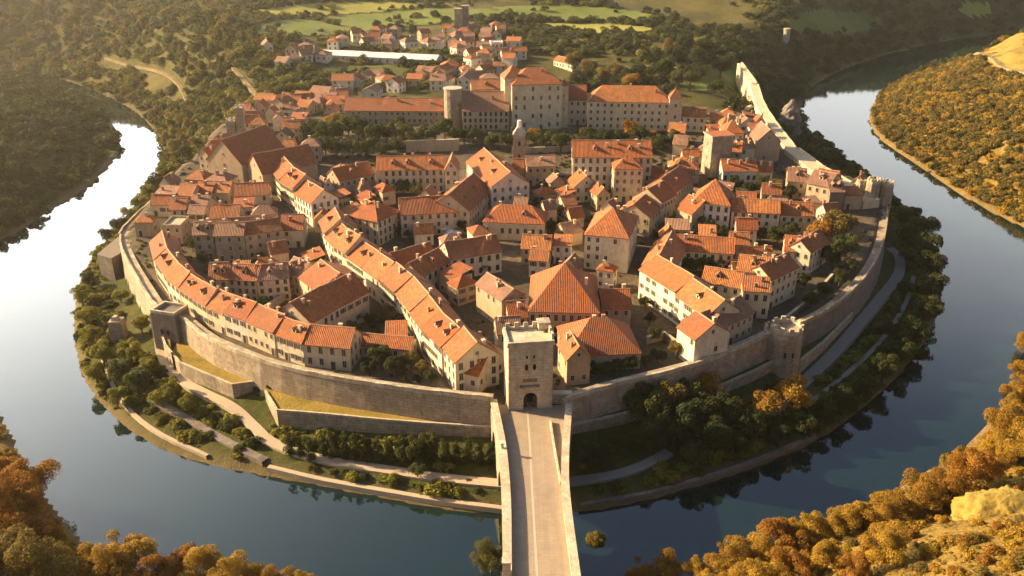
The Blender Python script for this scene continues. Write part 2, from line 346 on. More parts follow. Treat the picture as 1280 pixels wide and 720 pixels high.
# ------------------------------------------------------------------ the ground sheet
def axis(lo, hi, fine0, fine1, st, grow=1.09, mx=160):
    a = list(np.arange(fine0, fine1 + st, st)); s = st
    while a[-1] < hi: s = min(s * grow, mx); a.append(a[-1] + s)
    s = st
    while a[0] > lo: s = min(s * grow, mx); a.insert(0, a[0] - s)
    return np.array(a)
gx = axis(-6000, 6000, -250, 270, 2.2); gy = axis(-1500, 9000, 110, 480, 2.2, 1.035)
GX, GY = np.meshgrid(gx, gy); GZ = height(GX, GY); _grid.update(x=gx, y=gy, z=GZ)
nx, ny = len(gx), len(gy)
me = bpy.data.meshes.new('ground')
idx = np.arange(nx * ny).reshape(ny, nx); quads = np.stack([idx[:-1, :-1], idx[:-1, 1:], idx[1:, 1:], idx[1:, :-1]], -1).reshape(-1, 4)
me.vertices.add(nx * ny); me.vertices.foreach_set('co', np.stack([GX, GY, GZ], -1).astype(np.float32).ravel())
me.loops.add(len(quads) * 4); me.loops.foreach_set('vertex_index', quads.astype(np.int32).ravel())
me.polygons.add(len(quads)); me.polygons.foreach_set('loop_start', np.arange(0, len(quads) * 4, 4, dtype=np.int32))
me.polygons.foreach_set('use_smooth', np.ones(len(quads), bool)); me.update(calc_edges=True)
PEN = inside(PENIN, GX, GY); TWN = inside(TOWN, GX, GY); DI = np.minimum(dist(INNER, GX, GY), dist(OUTER, GX, GY))
def fattr(name, a):
    at_ = me.attributes.new(name, 'FLOAT', 'POINT'); at_.data.foreach_set('value', a.astype(np.float32).ravel())
fattr('gold', np.where(PEN, .12, np.where(GX < -150, .15, 1.0)))
fattr('bank', (PEN & ~TWN) * (1 - sm(420, 500, GY)) * 1.0)
fattr('town', TWN * (1 - sm(440, 470, GY)) * 1.0)
fattr('shore', (1 - sm(.5, 4.5, DI)) * (.5 + .8 * np.abs(noise(GX, GY, 14, 9))) * .8)
me.materials.append(M['ground_earth'])
tag(link('ground', me), kind='structure')
w = MB(); w.face([(-4000, -1000, 0), (4000, -1000, 0), (4000, 3000, 0), (-4000, 3000, 0)]); tag(w.build('river_water', M['water_river']), kind='structure')
# haze band: a bright low sky towards the sun (the light that the river mirrors)
L_ = wd.node_tree.links; tc = wn.new('ShaderNodeTexCoord'); sp = wn.new('ShaderNodeSeparateXYZ'); L_.new(tc.outputs['Generated'], sp.inputs[0])
def wmath(op, a, b=0.0, c=None):
    n = wn.new('ShaderNodeMath'); n.operation = op
    for i, x in enumerate((a, b) if c is None else (a, b, c)):
        if isinstance(x, (int, float)): n.inputs[i].default_value = x
        else: L_.new(x, n.inputs[i])
    return n.outputs[0]
def wrange(x, a, b, c, d):
    n = wn.new('ShaderNodeMapRange'); n.interpolation_type = 'SMOOTHSTEP'; L_.new(x, n.inputs[0])
    for i, q in enumerate((a, b, c, d)): n.inputs[i + 1].default_value = q
    return n.outputs[0]
elev = wrange(sp.outputs['Z'], .16, .80, 1.0, 0.0)
side = wmath('ADD', wmath('MULTIPLY', sp.outputs['X'], -.72), wmath('MULTIPLY', sp.outputs['Y'], .70))   # 1 towards the hazy quarter
az = wrange(side, .55, 1.0, 0.0, 1.75)
fwd = wmath('MULTIPLY', wrange(sp.outputs['Z'], .12, .52, 1.0, 0.0), wrange(sp.outputs['Y'], -.1, .8, 0.0, .7))
band = wmath('ADD', wmath('MULTIPLY', elev, az), fwd)
em = wn.new('ShaderNodeBackground'); em.inputs[0].default_value = (1.0, .95, .87, 1); L_.new(wmath('MULTIPLY', band, 1.0), em.inputs[1])
add = wn.new('ShaderNodeAddShader'); L_.new(wn['Background'].outputs[0], add.inputs[0]); L_.new(em.outputs[0], add.inputs[1]); L_.new(add.outputs[0], wn['World Output'].inputs['Surface'])
# ------------------------------------------------------------------ ramparts, towers, gate, bridge
def normals(line):
    L = [np.array(p, float) for p in line]; out = []
    for i in range(len(L)):
        a = L[max(i - 1, 0)]; b = L[min(i + 1, len(L) - 1)]; d = b - a; d /= np.linalg.norm(d) + 1e-9; out.append(np.array((d[1], -d[0])))
    return L, out                                               # normals point to the right of travel (outside the town)
def dense(line, step):
    out = []
    for a, b in zip(line[:-1], line[1:]):
        a = np.array(a); b = np.array(b); n = max(1, int(np.ceil(np.linalg.norm(b - a) / step)))
        out += [tuple(a + (b - a) * k / n) for k in range(n)]
    return out + [tuple(line[-1])]
def ribbon(mb, line, prof, m=0, zoff=None):
    """sweep a closed profile [(offset outward, z)...] along a plan line; z may get a per-point addition"""
    L, N = normals(line); n = len(prof); i0 = len(mb.v)
    for k, (p, q) in enumerate(zip(L, N)):
        dz = zoff[k] if zoff is not None else 0
        for o, z in prof: mb.v.append((float(p[0] + q[0] * o), float(p[1] + q[1] * o), float(z + dz)))
    for k in range(len(L) - 1):
        for j in range(n):
            a = i0 + k * n + j; b = i0 + k * n + (j + 1) % n
            mb.f.append([a, b, b + n, a + n]); mb.m.append(m)
    mb.f.append([i0 + j for j in range(n)][::-1]); mb.m.append(m)
    mb.f.append([i0 + (len(L) - 1) * n + j for j in range(n)]); mb.m.append(m)
def town_wall(line, label, top=WALLTOP, base=0.0, thick=2.6, mats=('stone_wall', 'stone_pale'), zs=None, group='stretches of the town wall', step=4.0, par=.9):
    line = dense(line, step)
    if zs is not None: zs = [zs(i / (len(line) - 1)) for i in range(len(line))]
    m = np.mean(np.array(line), 0); root = empty('town_wall', (float(m[0]), float(m[1]), 0)); tag(root, label, 'town wall', group)
    loc = [(p[0] - m[0], p[1] - m[1]) for p in line]
    a = MB(); ribbon(a, loc, [(-thick / 2, base), (thick / 2 + .9, base), (thick / 2, top - .25), (-thick / 2, top - .25)], 0, zs); a.build('curtain', M[mats[0]], root)
    jit = [rnd.uniform(-.22, .14) + (0 if zs is None else zs[i]) for i in range(len(loc))]
    b = MB(); ribbon(b, loc, [(-thick / 2 - .15, top - .25), (thick / 2 - .55, top - .25), (thick / 2 - .55, top), (-thick / 2 - .15, top)], 0, zs); b.build('wall_walk', M[mats[1]], root)
    c = MB(); ribbon(c, loc, [(thick / 2 - .55, top - .25), (thick / 2 + .12, top - .25), (thick / 2 + .12, top + par), (thick / 2 - .55, top + par)], 0, jit); c.build('parapet', M[mats[1]], root)
    return root
def sub(line, i0, i1): return line[i0:i1 + 1]
def near_i(line, q): return int(np.argmin([(p[0] - q[0]) ** 2 + (p[1] - q[1]) ** 2 for p in line]))
iA = near_i(WALL_L, at(156, 296, WALLTOP)); iB = near_i(WALL_L, at(213, 388, WALLTOP))
iC = near_i(WALL_R, at(972, 410, WALLTOP))
town_wall(sub(WALL_L, 0, iA), 'broad tan stretch of rampart above the bright river arm, behind the grey bastion', mats=('stone_wall', 'stone_wall'), thick=4.2)
town_wall(sub(WALL_L, iA, iB), 'sunlit curved rampart between the grey bastion and the square dark tower', thick=3)
town_wall(sub(WALL_L, iB, len(WALL_L) - 1), 'long curved rampart above the grass terraces, from the square dark tower to the gate', thick=2.6)
town_wall(sub(WALL_R, 0, iC), 'shaded rampart between the gate tower and the broken round corner tower', mats=('stone_wall', 'stone_pale'))
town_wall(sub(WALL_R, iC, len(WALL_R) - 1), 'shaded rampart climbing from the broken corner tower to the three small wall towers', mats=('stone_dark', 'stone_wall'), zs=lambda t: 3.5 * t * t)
WB = WALL_B[:6]
town_wall(WB[0:4], 'pale sunlit wall sloping up behind the houses from the three small wall towers', top=22, base=6, thick=7, mats=('plaster_cream', 'plaster_cream'), zs=lambda t: 4 * t, par=.4)
town_wall(chaikin(WALL_B[3:7], 1), 'tall pale sunlit wall rising on the hill spur above the river bend', top=26, base=8, thick=4.6, mats=('plaster_cream', 'plaster_cream'), zs=lambda t: 3 * t, par=.4)
q_ = [np.array(ground(u, v)[:2]) for u, v in ((908, 146), (932, 152), (954, 162))] + [np.array(WALL_B[5]), np.array(WALL_B[6])]; c_ = sum(q_) / 5; root = empty('buttress_slope', (float(c_[0]), float(c_[1]), 18)); tag(root, 'pale triangular buttress slope leaning against the tall pale wall on the spur', 'wall')
b = MB(); P_ = [(p[0] - c_[0], p[1] - c_[1]) for p in q_]; ap = np.array(WALL_B[6]) - c_ + np.array((-1.5, -6))
for k in range(5): b.face([(*P_[k], 0), (*P_[(k + 1) % 5], 0), (ap[0], ap[1], 9.5)])
b.build('masonry', M['plaster_cream'], root)
town_wall([WALL_B[6], WALL_B[7]], 'thin pale wall end running up into the dark woods', top=29.5, base=14, thick=3, mats=('plaster_cream', 'plaster_cream'))
def merlons(root, ring, z, h=1.1, th=.6, w=1.3, gap=.9, closed=True):
    n = len(ring)
    for i in range(n if closed else n - 1):
        a = np.array(ring[i]); b = np.array(ring[(i + 1) % n]); L = np.linalg.norm(b - a); d = (b - a) / L; q = np.array((-d[1], d[0]))
        k = max(1, int((L - .2) // (w + gap))); s = (L - k * w) / k
        for j in range(k):
            o = s / 2 + j * (w + s); hh = h * rnd.uniform(.8, 1.05)
            P = [a + d * o, a + d * (o + w), a + d * (o + w) + q * th, a + d * o + q * th]
            mb = MB(); mb.prism([tuple(p) for p in P], z, z + hh); mb.build('merlon', M['stone_pale'], root)
def ngon(n, r, ph=0, sx=1, sy=1): return [(r * sx * math.cos(ph + 2 * math.pi * i / n), r * sy * math.sin(ph + 2 * math.pi * i / n)) for i in range(n)]
def rect(w, d): return [(-w / 2, -d / 2), (w / 2, -d / 2), (w / 2, d / 2), (-w / 2, d / 2)]
def wall_tower(xy, ring, top, base, label, rz=0, mat='stone_wall', crown=True, floor_mat='stone_wall', mer='stone_pale', batter=.06, slots=2):
    root = empty('wall_tower', (float(xy[0]), float(xy[1]), base), rz); tag(root, label, 'tower', 'towers of the town wall')
    a = MB(); big = [(p[0] * (1 + batter), p[1] * (1 + batter)) for p in ring]; a.prism(big, 0, top - base, 0, shrink=batter / (1 + batter)); a.build('shaft', M[mat], root)
    f = MB(); n = len(ring)
    inn = [(p[0] * .84, p[1] * .84) for p in ring]; z0, z1 = top - base + .004, top - base + .9
    for i in range(n):
        j = (i + 1) % n
        f.solid([(*ring[i], z0), (*ring[j], z0), (*inn[j], z0), (*inn[i], z0), (*ring[i], z1), (*ring[j], z1), (*inn[j], z1), (*inn[i], z1)],
                [(0, 1, 5, 4), (2, 3, 7, 6), (4, 5, 6, 7), (3, 2, 1, 0)])
    f.build('parapet', M[mer], root)
    if crown: merlons(root, ring, z1 + .003, h=1.0, th=.5 if len(ring) > 6 and abs(ring[0][0]) < 3 else .7, w=.8 if len(ring) > 6 and abs(ring[0][0]) < 3 else 1.2, gap=.7)
    for k in range(slots):
        s = MB(); x = (k - (slots - 1) / 2) * 2.2; yy = min(p[1] for p in ring); zz = (top - base) * .62
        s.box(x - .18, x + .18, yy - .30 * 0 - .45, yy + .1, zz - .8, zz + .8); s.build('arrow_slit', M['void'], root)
    return root
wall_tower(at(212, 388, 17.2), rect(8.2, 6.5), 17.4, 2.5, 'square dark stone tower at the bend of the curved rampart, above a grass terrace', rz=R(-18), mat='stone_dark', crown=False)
wall_tower(at(984, 409, 18), ngon(10, 4.6), 17.6, 1.5, 'broken round corner tower with pale crumbled battlements, near the shaded riverside path', mat='stone_wall')
wall_tower(at(965, 411, 17), ngon(8, 2.3), 16.6, 4, 'slim round turret against the side of the broken corner tower', mat='stone_wall', slots=0)
wall_tower(at(1108, 236, 25), ngon(10, 2.5), 26.5, 6, 'outermost of three small wall towers high above the river', rz=R(20), mat='stone_wall', slots=1)
wall_tower(at(1091, 236, 25), ngon(10, 2.6), 27.5, 6, 'middle of three small wall towers high above the river', rz=R(20), mat='stone_wall', slots=1)
wall_tower(at(1076, 234, 24.5), ngon(10, 1.9), 26.0, 10, 'innermost and smallest of three wall towers, next to the end of the pale wall', rz=R(20), mat='stone_wall', slots=0)
# bastions outside the wall, terraces
def bank_block(name, front_px, z, back, label, cat, base=0.0, mat='stone_wall', top='grass_gold', group=None, coping=True):
    fr = pts(front_px, z); poly = fr + back
    A = sum(poly[i][0] * poly[(i + 1) % len(poly)][1] - poly[(i + 1) % len(poly)][0] * poly[i][1] for i in range(len(poly)))
    m = np.mean(np.array(fr), 0); root = empty(name, (float(m[0]), float(m[1]), 0)); tag(root, label, cat, group)
    P = [(p[0] - m[0], p[1] - m[1]) for p in poly]
    if A < 0: P = P[::-1]
    a = MB(); a.prism(P, base, z, 0); a.build('retaining_wall', M[mat], root)
    cx = np.mean(np.array(P), 0)
    g = MB(); g.face([(p[0], p[1], z + .005) for p in P])
    g.build('grass_top' if 'grass' in top else 'paved_top', M[top], root)
    if coping:
        lc = dense([(p[0] - m[0], p[1] - m[1]) for p in fr], 4); c = MB(); ribbon(c, lc, [(-.45, z + .01), (.12, z + .01), (.12, z + .5), (-.45, z + .5)], 0, [rnd.uniform(-.05, .05) for _ in lc]); c.build('coping', M['stone_pale'], root)
    return root
def wl(u0, u1, line=WALL_L):
    i0 = near_i(line, at(*u0, WALLTOP)); i1 = near_i(line, at(*u1, WALLTOP)); r = line[min(i0, i1):max(i0, i1) + 1]
    return r[::-1]
bank_block('grass_terrace', [(214, 441), (224, 454), (252, 466), (290, 482), (318, 478)], 8.6, wl((222, 392), (318, 445)), 'steep sided golden grass terrace below the sunlit rampart, beside the square tower', 'terrace', group='grass terraces under the ramparts')
bank_block('grass_terrace', [(331, 490), (346, 514), (372, 516), (420, 520), (480, 526), (560, 532), (624, 536)], 8.4, wl((334, 451), (616, 496)), 'long grass terrace below the rampart, ending at the bridge', 'terrace', group='grass terraces under the ramparts')
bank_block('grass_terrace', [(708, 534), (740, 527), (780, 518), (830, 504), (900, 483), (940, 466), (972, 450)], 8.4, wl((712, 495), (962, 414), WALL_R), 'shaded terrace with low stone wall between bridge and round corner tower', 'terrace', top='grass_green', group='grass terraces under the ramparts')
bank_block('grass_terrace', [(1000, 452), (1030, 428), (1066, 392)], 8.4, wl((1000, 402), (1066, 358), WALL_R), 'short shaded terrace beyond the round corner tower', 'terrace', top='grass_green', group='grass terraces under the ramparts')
bank_block('outer_bastion', [(158, 296), (150, 294), (121, 318), (139, 323), (157, 312)], 12.5, [], 'grey stone bastion with a pointed brown top jutting towards the bright river arm', 'bastion', mat='stone_dark', top='street', coping=False)
bank_block('outer_bastion', [(186, 372), (196, 402), (206, 432), (214, 442)], 9.5, wl((176, 345), (206, 388)), 'narrow ledge of wall outside the sunlit rampart, ending at the square tower', 'bastion', mat='stone_wall', top='grass_gold', coping=True)
r_ = empty('ruined_pillar', (*[float(c) for c in at(150, 425, 2.5)], 1.0)); tag(r_, 'tall pale stump of ruined wall standing among the bushes below the bastion', 'ruin')
a = MB(); a.prism([(-2.0, -2.2), (2.3, -1.9), (2.0, 2.4), (-2.2, 2)], 0, 8.5, 0, shrink=.12); a.build('masonry', M['stone_wall'], r_)
a = MB(); a.prism([(-1.2, -1.0), (.7, -1.2), (.9, 1.0), (-.8, 1.3)], 8.45, 9.7, 0, shrink=.3); a.build('broken_top', M['stone_pale'], r_)
# gate tower
GXY = at(660, 511, 14.2); GTH = R(8)
root = empty('gate_tower', (float(GXY[0]), float(GXY[1]) + 4.3, 14), GTH); tag(root, 'tall square stone gate tower with a dark arched gateway at the end of the bridge', 'tower')
W2, D2, HT = 5.4, 4.1, 17.4
a = MB()
aw, ah = 1.7, 2.9                                             # gateway: pointed arch, recessed
ar = [(-aw, 0), (-aw, ah)] + [(-aw * math.cos(k * math.pi / 8) if k < 4 else aw * -math.cos(k * math.pi / 8), ah + 1.7 * math.sin(k * math.pi / 8)) for k in range(1, 8)] + [(aw, ah), (aw, 0)]
fy = -D2
outer_l = [(-W2, 0), (-W2, HT), (0, HT)]; outer_r = [(W2, 0), (W2, HT), (0, HT)]
mid = ar[len(ar) // 2]
a.face([(x, fy, z) for x, z in [(-W2, 0)] + ar[:len(ar) // 2 + 1] + [(0, HT), (-W2, HT)]])
a.face([(x, fy, z) for x, z in [(0, HT)] + ar[len(ar) // 2:] + [(W2, 0), (W2, HT)]])
a.face([(W2, -D2, 0), (W2, D2, 0), (W2, D2, HT), (W2, -D2, HT)]); a.face([(W2, D2, 0), (-W2, D2, 0), (-W2, D2, HT), (W2, D2, HT)]); a.face([(-W2, D2, 0), (-W2, -D2, 0), (-W2, -D2, HT), (-W2, D2, HT)])
a.face([(-W2, -D2, HT), (W2, -D2, HT), (W2, D2, HT), (-W2, D2, HT)])
for p, q in zip(ar[:-1], ar[1:]): a.face([(p[0], fy, p[1]), (p[0], fy + 3.5, p[1]), (q[0], fy + 3.5, q[1]), (q[0], fy, q[1])])
a.box(-W2 - .12, W2 + .12, -D2 - .12, D2 + .12, -8, -.02)
a.build('shaft', M['stone_pale'], root)
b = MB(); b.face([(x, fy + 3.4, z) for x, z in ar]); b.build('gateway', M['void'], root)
b = MB(); b.box(-1.3, -.75, fy + .9, fy + 1.05, 0, 3.0); b.box(.75, 1.3, fy + .9, fy + 1.05, 0, 3.0); b.build('gate_leaf', M['wood_dark'], root)
b = MB(); b.box(-W2 - .35, W2 + .35, -D2 - .35, D2 + .35, HT + .003, HT + .55); b.build('cornice', M['stone_pale'], root)
b = MB(); z0 = HT + .556; ring = [(-W2 - .2, -D2 - .2), (W2 + .2, -D2 - .2), (W2 + .2, D2 + .2), (-W2 - .2, D2 + .2)]
for (x0, x1, y0, y1) in ((-W2 - .2, W2 + .2, -D2 - .2, -D2 + .35), (-W2 - .2, W2 + .2, D2 - .35, D2 + .2), (-W2 - .2, -W2 + .35, -D2 + .36, D2 - .36), (W2 - .35, W2 + .2, -D2 + .36, D2 - .36)): b.box(x0, x1, y0, y1, z0, z0 + .6)
b.build('parapet', M['stone_pale'], root)
merlons(root, [ring[2], ring[3]], z0 + .603, h=1.2, th=.55, w=1.1, gap=.8, closed=False); merlons(root, ring[1:3], z0 + .603, h=1.6, th=.55, w=1.5, gap=.9, closed=False)
b = MB(); b.box(W2 - 2.6, W2 + .2, D2 - 2.4, D2 + .2, z0 + .61, z0 + 2.2); b.box(W2 - 2.8, W2 + .35, D2 - 2.6, D2 + .35, z0 + 2.203, z0 + 2.45); b.build('stair_turret', M['stone_pale'], root)
for x in (-1.0, .9):
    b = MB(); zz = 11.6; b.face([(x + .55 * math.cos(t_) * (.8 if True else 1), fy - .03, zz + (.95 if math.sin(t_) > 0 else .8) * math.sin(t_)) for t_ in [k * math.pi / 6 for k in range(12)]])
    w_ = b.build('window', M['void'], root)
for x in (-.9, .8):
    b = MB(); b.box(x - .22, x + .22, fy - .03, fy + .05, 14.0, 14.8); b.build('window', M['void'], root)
b = MB(); b.box(-1.9, 1.6, fy - .10, fy + .05, 7.6, 8.5); b.build('stone_panel', M['stone_dark'], root)
b = MB(); b.box(-2.7, 2.2, fy - .55, fy + .05, 6.3, 6.75); b.build('ledge', M['stone_dark'], root)
b = MB(); b.box(-2.7, 2.2, -D2 - .22, -D2 + .02, 5.2, 6.28); 
# flank wall beside the gate
FW_ = at(699, 505, 14); root = empty('gate_flank_wall', (float(FW_[0]), float(FW_[1]), 14), R(0)); tag(root, 'pale low flank wall closing the gap between gate tower and shaded rampart', 'wall')
b = MB(); b.box(-2.9, 3.0, 0, 1.6, -8, 2.6); b.build('masonry', M['stone_wall'], root); b = MB(); b.box(-2.9, 3.1, -.15, 1.75, 2.603, 2.95); b.build('coping', M['stone_pale'], root)
# bridge
ZD = 14.0
LP = pts([(616, 502), (622, 530), (628, 560), (632, 600), (634, 640), (634, 690), (634, 760)], ZD); RP = pts([(712, 502), (708, 545), (706, 580), (706, 612), (711, 660), (719, 720), (726, 770)], ZD)
LP = [LP[0]] + dense(chaikin(LP, 1), 2.5) + [(LP[-1][0], 60)]; RP = [RP[0]] + dense(chaikin(RP, 1), 2.5) + [(RP[-1][0], 60)]
def xat(line, y):
    L = sorted(line, key=lambda p: p[1]); return float(np.interp(y, [p[1] for p in L], [p[0] for p in L]))
root = empty('stone_bridge', (6.0, 150.0, 0)); tag(root, 'long straight stone bridge with pale parapets leading over the river to the gate', 'bridge')
ys = list(np.arange(60, 187.01, 1.0)); piers = [126.0, 149.0, 171.5]
def under(y):
    d = min(abs(y - p) for p in piers)
    if d < 1.7 or y > 183 or y < 112: return -4.0
    q = sorted(piers + [185.0, 112.0]); 
    for a_, b_ in zip(q[:-1], q[1:]):
        if a_ <= y <= b_:
            c_ = (a_ + b_) / 2; r_ = (b_ - a_) / 2 - 1.6; return 1.0 + 10.6 * math.sqrt(max(0, 1 - ((y - c_) / r_) ** 2))
    return -4
a = MB(); i0 = 0
for y in ys:
    xl, xr = xat(LP, y) - 6 - .9, xat(RP, y) - 6 + .9; u_ = under(y)
    a.v += [(xl, y - 150, u_), (xr, y - 150, u_), (xr, y - 150, ZD - .35), (xl, y - 150, ZD - .35)]
for k in range(len(ys) - 1):
    for j in range(4):
        p = k * 4 + j; q = k * 4 + (j + 1) % 4; a.f.append([p, q, q + 4, p + 4]); a.m.append(0)
a.f.append([0, 1, 2, 3]); a.f.append([len(a.v) - 1, len(a.v) - 2, len(a.v) - 3, len(a.v) - 4]); a.m += [0, 0]
a.build('arches', M['stone_wall'], root)
a = MB()
for k in range(len(ys) - 1):
    y0, y1 = ys[k], ys[k + 1]
    a.face([(xat(LP, y0) - 6, y0 - 150, ZD), (xat(RP, y0) - 6, y0 - 150, ZD), (xat(RP, y1) - 6, y1 - 150, ZD), (xat(LP, y1) - 6, y1 - 150, ZD)])
dk = a.build('roadway', M['road_paving'], root)
a = MB()
for y0 in np.arange(64, 184, 1.0):
    c0 = lambda y: xat(LP, y) * .56 + xat(RP, y) * .44 - 6
    a.face([(c0(y0) - .22, y0 - 150, ZD + .006), (c0(y0) + .22, y0 - 150, ZD + .006), (c0(y0 + 1) + .22, y0 - 149, ZD + .006), (c0(y0 + 1) - .22, y0 - 149, ZD + .006)])
a.build('centre_line', M['kerb'], root)
for line, sgn in ((LP, -1), (RP, 1)):
    l_ = [(p[0] - 6, p[1] - 150) for p in line if p[1] < 187.5]
    a = MB(); ribbon(a, l_ if sgn < 0 else l_, [(-.75, ZD - .3), (.75, ZD - .3), (.68, ZD + 1.25), (-.68, ZD + 1.25)], 0, None); a.build('parapet', M['stone_pale'], root)
    a = MB(); ribbon(a, l_, [(-.85, ZD + 1.253), (.85, ZD + 1.253), (.85, ZD + 1.5), (-.85, ZD + 1.5)], 0, None); a.build('coping', M['stone_pale'], root)
kl = [(p[0] - 6, p[1] - 150) for p in dense(pts([(688, 528), (692, 555), (697, 585), (701, 606)], ZD), 3)]
a = MB(); ribbon(a, kl, [(-.22, ZD + .01), (.22, ZD + .01), (.2, ZD + .9), (-.2, ZD + .9)], 0, None); a.build('footway_wall', M['stone_pale'], root)
for y, h_, w_ in ((166.5, 2.6, .55), (126.5, 4.4, 1.5)):
    a = MB(); x = xat(LP, y) - 6 - .1; a.box(x - w_ / 2, x + w_ / 2, y - 150 - w_ / 2, y - 150 + w_ / 2, ZD + 1.5, ZD + h_); a.box(x - w_ / 2 - .12, x + w_ / 2 + .12, y - 150 - w_ / 2 - .12, y - 150 + w_ / 2 + .12, ZD + h_ + .003, ZD + h_ + .25)
    a.build('parapet_post', M['stone_pale'], root)
# paths on the bank (slabs lying on the terrain)
PATHS = []
def path(px_line, width, mat, name='path', dz=.28, z=None):
    ln = [ground(u, v)[:2] for u, v in px_line]; ln = dense(chaikin(ln, 2), 2.0); PATHS.append((ln, width)); L, N = normals(ln); mb = MB(); w2 = width / 2
    P = []
    for p, q in zip(L, N):
        zc = H1(p[0], p[1]); za = max(zc, H1(*(p + q * w2)), H1(*(p - q * w2)))
        P.append((p, q, za + dz))
    zz = np.array([c for _, _, c in P]); zz = np.convolve(np.pad(zz, 2, 'edge'), np.ones(5) / 5, 'valid')
    for k in range(len(P) - 1):
        (p, q, _), (p2, q2, _) = P[k], P[k + 1]; z1, z2 = zz[k], zz[k + 1]
        A, B, C_, D = p - q * w2, p + q * w2, p2 + q2 * w2, p2 - q2 * w2
        mb.face([(*A, z1), (*B, z1), (*C_, z2), (*D, z2)]); mb.face([(*B, z1), (*B, z1 - 1.6), (*C_, z2 - 1.6), (*C_, z2)]); mb.face([(*A, z1 - 1.6), (*A, z1), (*D, z2), (*D, z2 - 1.6)])
    return tag(mb.build(name, M[mat]), kind='structure')
path([(196, 408), (203, 450), (222, 476), (256, 494), (292, 510), (316, 532), (338, 556), (400, 576), (480, 588), (560, 600), (628, 606)], 3.0, 'path_gravel')
path([(708, 604), (770, 596), (812, 580), (836, 566)], 3.0, 'grey_path')
path([(960, 520), (1000, 482), (1040, 448), (1072, 410), (1100, 376), (1124, 346), (1126, 324), (1112, 312)], 3.6, 'grey_path')
path([(1010, 506), (1062, 466), (1100, 430), (1132, 384), (1142, 346)], 1.4, 'grey_path')
path([(190, 500), (240, 528), (280, 552), (332, 578)], 2.2, 'stone_dark', dz=.4)
path([(336, 586), (400, 602), (480, 616), (560, 630), (628, 638)], 1.3, 'path_gravel', dz=.5)
path([(724, 634), (800, 622), (870, 602), (950, 576), (1020, 546)], 1.0, 'stone_dark', dz=.45)
path([(128, 450), (150, 505), (196, 545), (260, 572)], 1.0, 'path_gravel', dz=.4)

def rock(name, xy, ring, z0, z1, label, mat='stone_dark', seed=1, layers=9, cat='rock', taper=.5):
    r = random.Random(seed); root = empty(name, (float(xy[0]), float(xy[1]), z0)); tag(root, label, cat); n = len(ring); b = MB(); H_ = z1 - z0
    ph = [[r.uniform(.82, 1.15) for _ in range(n)] for _ in range(layers + 1)]
    for k in range(layers + 1):
        t_ = k / layers; s = (1 - taper * t_ ** 2.2) * (.001 + (1 - t_ ** 6)) if k < layers else .12
        b.v += [(ring[i][0] * s * ph[k][i], ring[i][1] * s * ph[k][i], H_ * t_ + r.uniform(-.02, .02) * H_) for i in range(n)]
    for k in range(layers):
        for i in range(n): b.f.append([k * n + i, k * n + (i + 1) % n, (k + 1) * n + (i + 1) % n, (k + 1) * n + i]); b.m.append(0)
    b.f.append([layers * n + i for i in range(n)]); b.m.append(0)
    o = b.build('stone', M[mat], root); return root
x_, y_, z_ = ground(986, 166); rock('rock_pinnacle', (x_, y_), ngon(12, 6.0, 0, 1, .9), z_ - 4, z_ + 17, 'grey rounded rock pinnacle standing beside the tall pale wall above the river bend', seed=4, taper=.2, layers=12)
x_, y_, z_ = ground(1250, 640); root = empty('rock_outcrop', (x_ + 2, y_, z_ - 2)); tag(root, 'pale golden rounded outcrop on the near right hillside', 'rock')
b = MB(); nu, nv = 110, 34
for k in range(nv + 1):
    e_ = k / nv * math.pi / 2
    for i in range(nu):
        a_ = i * 2 * math.pi / nu; X_, Y_, Z_ = math.cos(a_) * math.cos(e_) * 9.5, math.sin(a_) * math.cos(e_) * 7, math.sin(e_) * 5.6
        f_ = 1 + .45 * float(noise(X_ + 3, Y_ + Z_ * .7, 4.5, 31)) + .22 * float(noise(X_ + Z_, Y_ - Z_, 1.7, 32)) * math.cos(e_) + .14 * float(noise(X_ * 1.3 + Z_, Y_ + Z_, .6, 33)) * math.cos(e_); b.v.append((X_ * f_, Y_ * f_, Z_ * f_))
for k in range(nv):
    for i in range(nu): b.f.append([k * nu + i, k * nu + (i + 1) % nu, (k + 1) * nu + (i + 1) % nu, (k + 1) * nu + i]); b.m.append(0)
b.build('stone', M['grass_gold'], root, smooth=True)
x_, y_, z_ = ground(982, 52); root = empty('hill_tower', (x_, y_, z_ - 2)); tag(root, 'tiny pale round tower ruin on the dark hill above the river bend', 'tower')
a = MB(); a.prism(ngon(10, 2.8), 0, 11, 0, shrink=.1); a.build('shaft', M['stone_pale'], root); a = MB(); a.prism(ngon(10, 2.8), 11.003, 12, 0); a.build('parapet', M['stone_pale'], root)

path([(292, 86), (304, 100), (318, 116), (334, 136)], 2.6, 'track_earth', name='track', dz=.5)
path([(132, 74), (168, 84), (206, 92), (226, 108), (234, 128)], 2.2, 'track_earth', name='track', dz=.5)
path([(1130, 62), (1180, 66), (1226, 76), (1290, 92)], 3.0, 'track_earth', name='track', dz=.5)
path([(800, 82), (840, 88), (880, 82), (930, 84)], 2.4, 'track_earth', name='track', dz=.5)
